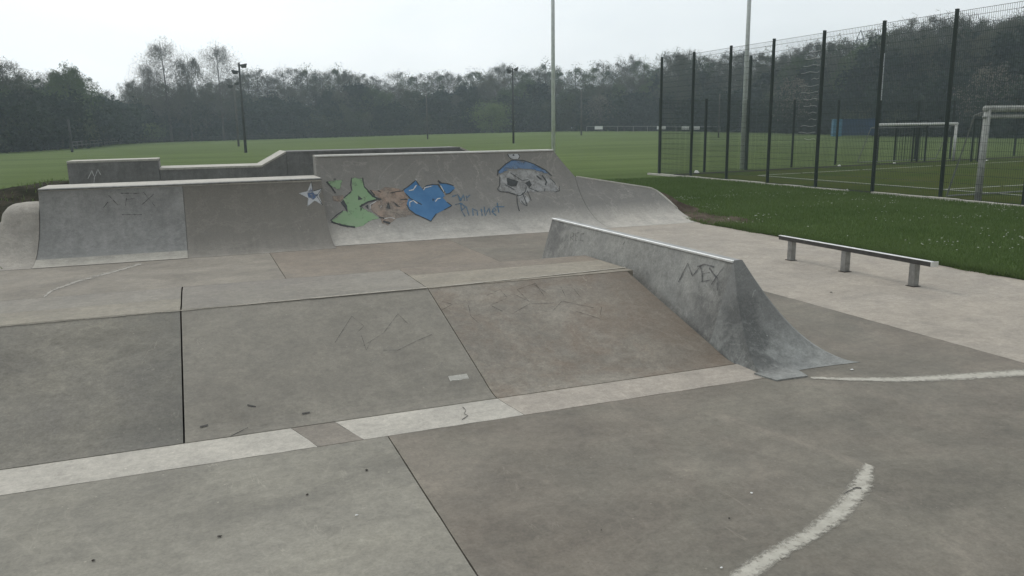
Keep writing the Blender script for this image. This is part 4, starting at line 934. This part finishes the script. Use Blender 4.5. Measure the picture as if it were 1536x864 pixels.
def lerp(T, x):
    for (a, b), (c, d) in zip(T, T[1:]):
        if x <= c: return b+(d-b)*(x-a)/(c-a)
    return T[-1][1]
def height_for(px, py, dist):                    # tree height that reaches an image row at that distance
    x, y = atd(px, dist); return (ray_h(px, py, dist)-ground_z(x, y))*1.03
px = -70
zone = lambda px: ('bud', 'dark', 'bud', 'olive', 'bud') if px < 180 else (('bare', 'dark', 'bud', 'bare', 'olive') if px < 560 else (('bud', 'bare', 'dark', 'olive', 'bare') if px < 900 else ('bare', 'bare', 'bud', 'dark', 'bare')))
while px < 1610:                                 # back row reaches the skyline
    d = lerp(DIST, px)+random.uniform(10, 22); k = random.choice(zone(px)); 
    k = 'lacybud' if k in ('bud', 'olive') and random.random() < .8 else 'lacy'
    h = height_for(px, lerp(TOP, px)+random.uniform(-6, 12), d); plant(k, px, d, h*1.02); px += random.uniform(9, 15)
px = -75
while px < 1610:                                 # middle row
    d = lerp(DIST, px)+random.uniform(3, 9); k = random.choice(zone(px))
    h = height_for(px, lerp(TOP, px)+random.uniform(14, 38), d); plant(k, px, d, h); px += random.uniform(16, 25)
px = -80
while px < 1620:                                 # front row, dark lower growth
    d = lerp(DIST, px)+random.uniform(-3, 2); k = random.choice(('thicket', 'dark', 'thicket', 'olive', 'shrub'))
    h = {'thicket': 6.5, 'dark': 8, 'olive': 6.5, 'shrub': 4.5}[k]*random.uniform(.8, 1.15); plant(k, px, d, h, group='undergrowth along the wood edge'); px += random.uniform(13, 21)
# trees one can single out
plant('birch', 256, 170, height_for(256, 56, 170), 'tallest birch with drooping bare twigs, left of the two-lamp pole', .9, None, 0)
plant('birch', 335, 168, height_for(335, 60, 168), 'slim tall birch right beside the two-lamp floodlight pole', .8, None, 1)
plant('birch', 232, 172, height_for(232, 92, 172), 'smaller birch at the left shoulder of the tallest birch', .8, None, 1)
plant('bare', 287, 170, height_for(287, 84, 170), 'thin bare tree between the two tall birches', .8, None, 1)
plant('bare', 200, 168, height_for(200, 120, 168), 'lone small bare tree in the gap of the skyline at the left', .7, None, 2)
plant('bud', 110, 126, height_for(110, 98, 126), 'rounded green-brown tree topping the left end of the wood', .7, None, 1)
plant('bare', 10, 118, height_for(10, 90, 118), 'bare tree with spiky twigs at the left edge of the photo', 1, None, 0)
plant('bright', 738, 172, 6.0, 'fresh green bush at the wood edge beside the forked floodlight', 1.0, None)
plant('blossom', 1190, 138, 9.5, 'pale blossoming small tree behind the court fence', .9, None)
plant('blossom', 1474, 112, 9.0, 'whitish blossoming tree low in the wood at the right', .9, None)
plant('blossom', 900, 172, 8, 'pale blossoming bush near the white rail fence', 1.0, None)
plant('bright', 210, 163, 3.4, 'low green bush at the corner of the field, far left', 1.6, None)
plant('bare', 1015, 172, height_for(1015, 74, 172), 'spiky bare tree rising above the first fence post', .9, None, 3)

# a closed mass of shaded trunks and scrub deep in the wood, far behind the front trees
n = 26000; rng = np.random.default_rng(5); pxs = rng.uniform(-90, 1640, n); vs = []; fs = []
for i in range(n):
    d = lerp(DIST, pxs[i])+rng.uniform(2, 16); x, y = atd(pxs[i], d); h = rng.uniform(0, 1)**1.2*7.5; z = ground_z(x, y)+h; s = rng.uniform(.5, 1.1)
    a = rng.normal(0, 1, 3); a /= np.linalg.norm(a); b = np.cross(a, rng.normal(0, 1, 3)); b /= np.linalg.norm(b); p = np.array([x, y, z]); k = len(vs)
    vs += [tuple(p-a*s*.6), tuple(p+b*s*.4), tuple(p+a*s*.6)]; fs.append((k, k+1, k+2))
me = bpy.data.meshes.new('undergrowth'); me.from_pydata(vs, [], fs); tag(link('undergrowth', me, MAT['lf_dark']), 'shaded undergrowth filling the wood between the trunks', 'undergrowth', kind='stuff')

# ------------------------------------------------------------------ grass blades, daisies
def blades(n):
    rng = np.random.default_rng(8); V = []; 
    X = rng.uniform(0, 1, n); Y = rng.uniform(0, 1, n)
    x = 9.58+X*7.9; y = 4.5+(Y**1.15)*22
    x = np.where(rng.random(n) < .14, 9.5+rng.exponential(.12, n), x)
    z = np.array([ground_z(a, b) for a, b in zip(x, y)])+.018
    keep = np.ones(n, bool)
    keep &= ~((x < 10.6) & (y > 13.2) & (y < 19) & (rng.random(n) < .85)); x, y, z = x[keep], y[keep], z[keep]; n = len(x)
    h = rng.uniform(.03, .085, n); a = rng.uniform(0, 2*PI, n); w = .008; ln = rng.normal(0, .025, (n, 2))
    A = np.stack([x-np.cos(a)*w, y-np.sin(a)*w, z-.01], 1); B = np.stack([x+np.cos(a)*w, y+np.sin(a)*w, z-.01], 1); C_ = np.stack([x+ln[:, 0], y+ln[:, 1], z+h], 1)
    vs = np.stack([A, B, C_], 1).reshape(-1, 3); me = bpy.data.meshes.new('grass'); me.vertices.add(3*n); me.vertices.foreach_set('co', vs.ravel().astype(np.float32))
    me.loops.add(3*n); me.loops.foreach_set('vertex_index', np.arange(3*n, dtype=np.int32)); me.polygons.add(n); me.polygons.foreach_set('loop_start', np.arange(0, 3*n, 3, dtype=np.int32)); me.polygons.foreach_set('loop_total', np.full(n, 3, dtype=np.int32)); me.update(calc_edges=True)
    tag(link('grass', me, MAT['blade']), 'short green grass between the pale paving and the court fence', 'grass', kind='stuff')
blades(170000)
mb = MB(); rg = np.random.default_rng(3)
for i in range(5200):
    y = rg.uniform(4.4, 13.6); k = math.sin(y*5.3)+math.sin(y*11.7)*.7+rg.normal(0, .5)
    x = 9.56-max(0, k)*.045-abs(rg.normal(0, .02)); a = rg.uniform(0, 6.28); h = rg.uniform(.02, .06)
    mb.add([(x-.006*math.cos(a), y-.006*math.sin(a), .0), (x+.006*math.cos(a), y+.006*math.sin(a), .0), (x+rg.normal(0, .03), y+rg.normal(0, .03), h)], [(0, 1, 2)])
tag(mb.build('edge_grass', MAT['blade']), 'ragged grass creeping over the edge of the pale paving', 'grass', kind='stuff')
rng = np.random.default_rng(12); mb = MB(); cents = [(rng.uniform(10.2, 17), rng.uniform(6, 19)) for _ in range(34)]
for i in range(430):
    c = cents[rng.integers(0, len(cents))] if rng.random() < .8 else (rng.uniform(10, 17), rng.uniform(5, 22))
    x = c[0]+rng.normal(0, .28); y = c[1]+rng.normal(0, .28)
    if x < 9.8 or x > 17.3: continue
    r = rng.uniform(.007, .018); z = ground_z(x, y)+rng.uniform(.05, .085); k = 6
    mb.add([(x+r*math.cos(2*PI*j/k), y+r*math.sin(2*PI*j/k), z+rng.uniform(-.004, .004)) for j in range(k)]+[(x, y, z+.006)], [(j, (j+1) % k, k) for j in range(k)])
tag(mb.build('daisies', MAT['petal']), 'scattered white daisies in the near grass', 'daisies', kind='stuff')
# rough grass tufts on the soil bank
mb = MB()
for i in range(5000):
    if rng.random() < .55: x = rng.uniform(-9, -2.6); y = rng.uniform(13.5, 22)
    else: x = rng.uniform(-2.5, 10.6); y = rng.uniform(18.9, 22) if x < 8 else rng.uniform(15.9, 21)
    if math.sin(x*2.1)*math.cos(y*1.7)+rng.uniform(-.9, .9) < .1: continue
    z = ground_z(x, y); a = rng.uniform(0, 6.28); h = rng.uniform(.03, .08); mb.add([(x-.012*math.cos(a), y-.012*math.sin(a), z-.02), (x+.012*math.cos(a), y+.012*math.sin(a), z-.02), (x+rng.normal(0, .04), y+rng.normal(0, .04), z+h)], [(0, 1, 2)])
tag(mb.build('tufted_grass', MAT['blade']), 'rough grass tufts on the soil bank behind the ramps', 'rough grass', kind='stuff')

# ------------------------------------------------------------------ air
mb = MB(); mb.box((60, 90, 44.4), (700, 780, 91.4)); hz = mb.mesh('haze')
m = bpy.data.materials.new('haze'); m.use_nodes = True; nt = m.node_tree
for n_ in list(nt.nodes): nt.nodes.remove(n_)
out = nt.nodes.new('ShaderNodeOutputMaterial'); pv = nt.nodes.new('ShaderNodeVolumePrincipled'); pv.inputs['Color'].default_value = (.78, .9, 1.0, 1); pv.inputs['Density'].default_value = .00095; pv.inputs['Anisotropy'].default_value = .3
nt.links.new(pv.outputs[0], out.inputs['Volume'])
tag(link('haze', hz, m), 'thin pale haze over the field', 'haze', kind='stuff')

# ------------------------------------------------------------------ light
SAZ, SEL = -12.0, 42.0                       # sun: a little left of straight ahead, behind thin cloud
w = bpy.data.worlds.new('World'); sc.world = w; w.use_nodes = True; nt = w.node_tree
for n_ in list(nt.nodes): nt.nodes.remove(n_)
out = nt.nodes.new('ShaderNodeOutputWorld'); bg = nt.nodes.new('ShaderNodeBackground'); sky = nt.nodes.new('ShaderNodeTexSky')
sky.sky_type = 'NISHITA'; sky.sun_disc = False; sky.sun_elevation = math.radians(SEL); sky.sun_rotation = math.radians(SAZ); sky.air_density = 1.5; sky.dust_density = 5; sky.ozone_density = 1
tc = nt.nodes.new('ShaderNodeTexCoord'); co = tc.outputs['Generated']
cl = noise(nt, co, 1.6, 5, .55, .4, mapscale=(1, 1, 2.5))
sx = N(nt, 'ShaderNodeSeparateXYZ'); nt.links.new(co, sx.inputs[0])
vd = N(nt, 'ShaderNodeVectorMath', operation='DOT_PRODUCT'); nt.links.new(co, vd.inputs[0]); vd.inputs[1].default_value = (math.sin(math.radians(SAZ))*math.cos(math.radians(30)), math.cos(math.radians(SAZ))*math.cos(math.radians(30)), math.sin(math.radians(30)))
glow = ramp(nt, vd.outputs['Value'], -.6, 1.0, 0, 1)
cloud = mixc(nt, glow, (5.0, 5.0, 4.95), (11.6, 11.95, 12.2))
cloud = mixc(nt, 1.0, cloud, mixc(nt, ramp(nt, cl, .35, .65), (.86, .885, .9), (1.05, 1.05, 1.05)), 'MULTIPLY')
mx = mixc(nt, .93, sky.outputs[0], cloud)          # overcast veil over the clear-sky model
nt.links.new(mx, bg.inputs[0]); bg.inputs[1].default_value = .1; nt.links.new(bg.outputs[0], out.inputs[0])
sl = bpy.data.lights.new('sun', 'SUN'); sl.energy = .8; sl.angle = math.radians(12); sl.color = (1, .96, .9); so = bpy.data.objects.new('sun', sl); COL.objects.link(so)
dv = Vector((math.sin(math.radians(SAZ))*math.cos(math.radians(SEL)), math.cos(math.radians(SAZ))*math.cos(math.radians(SEL)), math.sin(math.radians(SEL))))
so.rotation_euler = dv.to_track_quat('Z', 'Y').to_euler(); so.location = (0, 0, 30)
sc.view_settings.view_transform = 'Standard'; sc.view_settings.look = 'None'; sc.view_settings.exposure = .15; sc.view_settings.gamma = 1
sc.cycles.use_denoising = True; sc.cycles.max_bounces = 6; sc.cycles.diffuse_bounces = 3; sc.cycles.volume_bounces = 1; sc.cycles.transparent_max_bounces = 24
sc.cycles.use_adaptive_sampling = True; sc.cycles.adaptive_threshold = .01
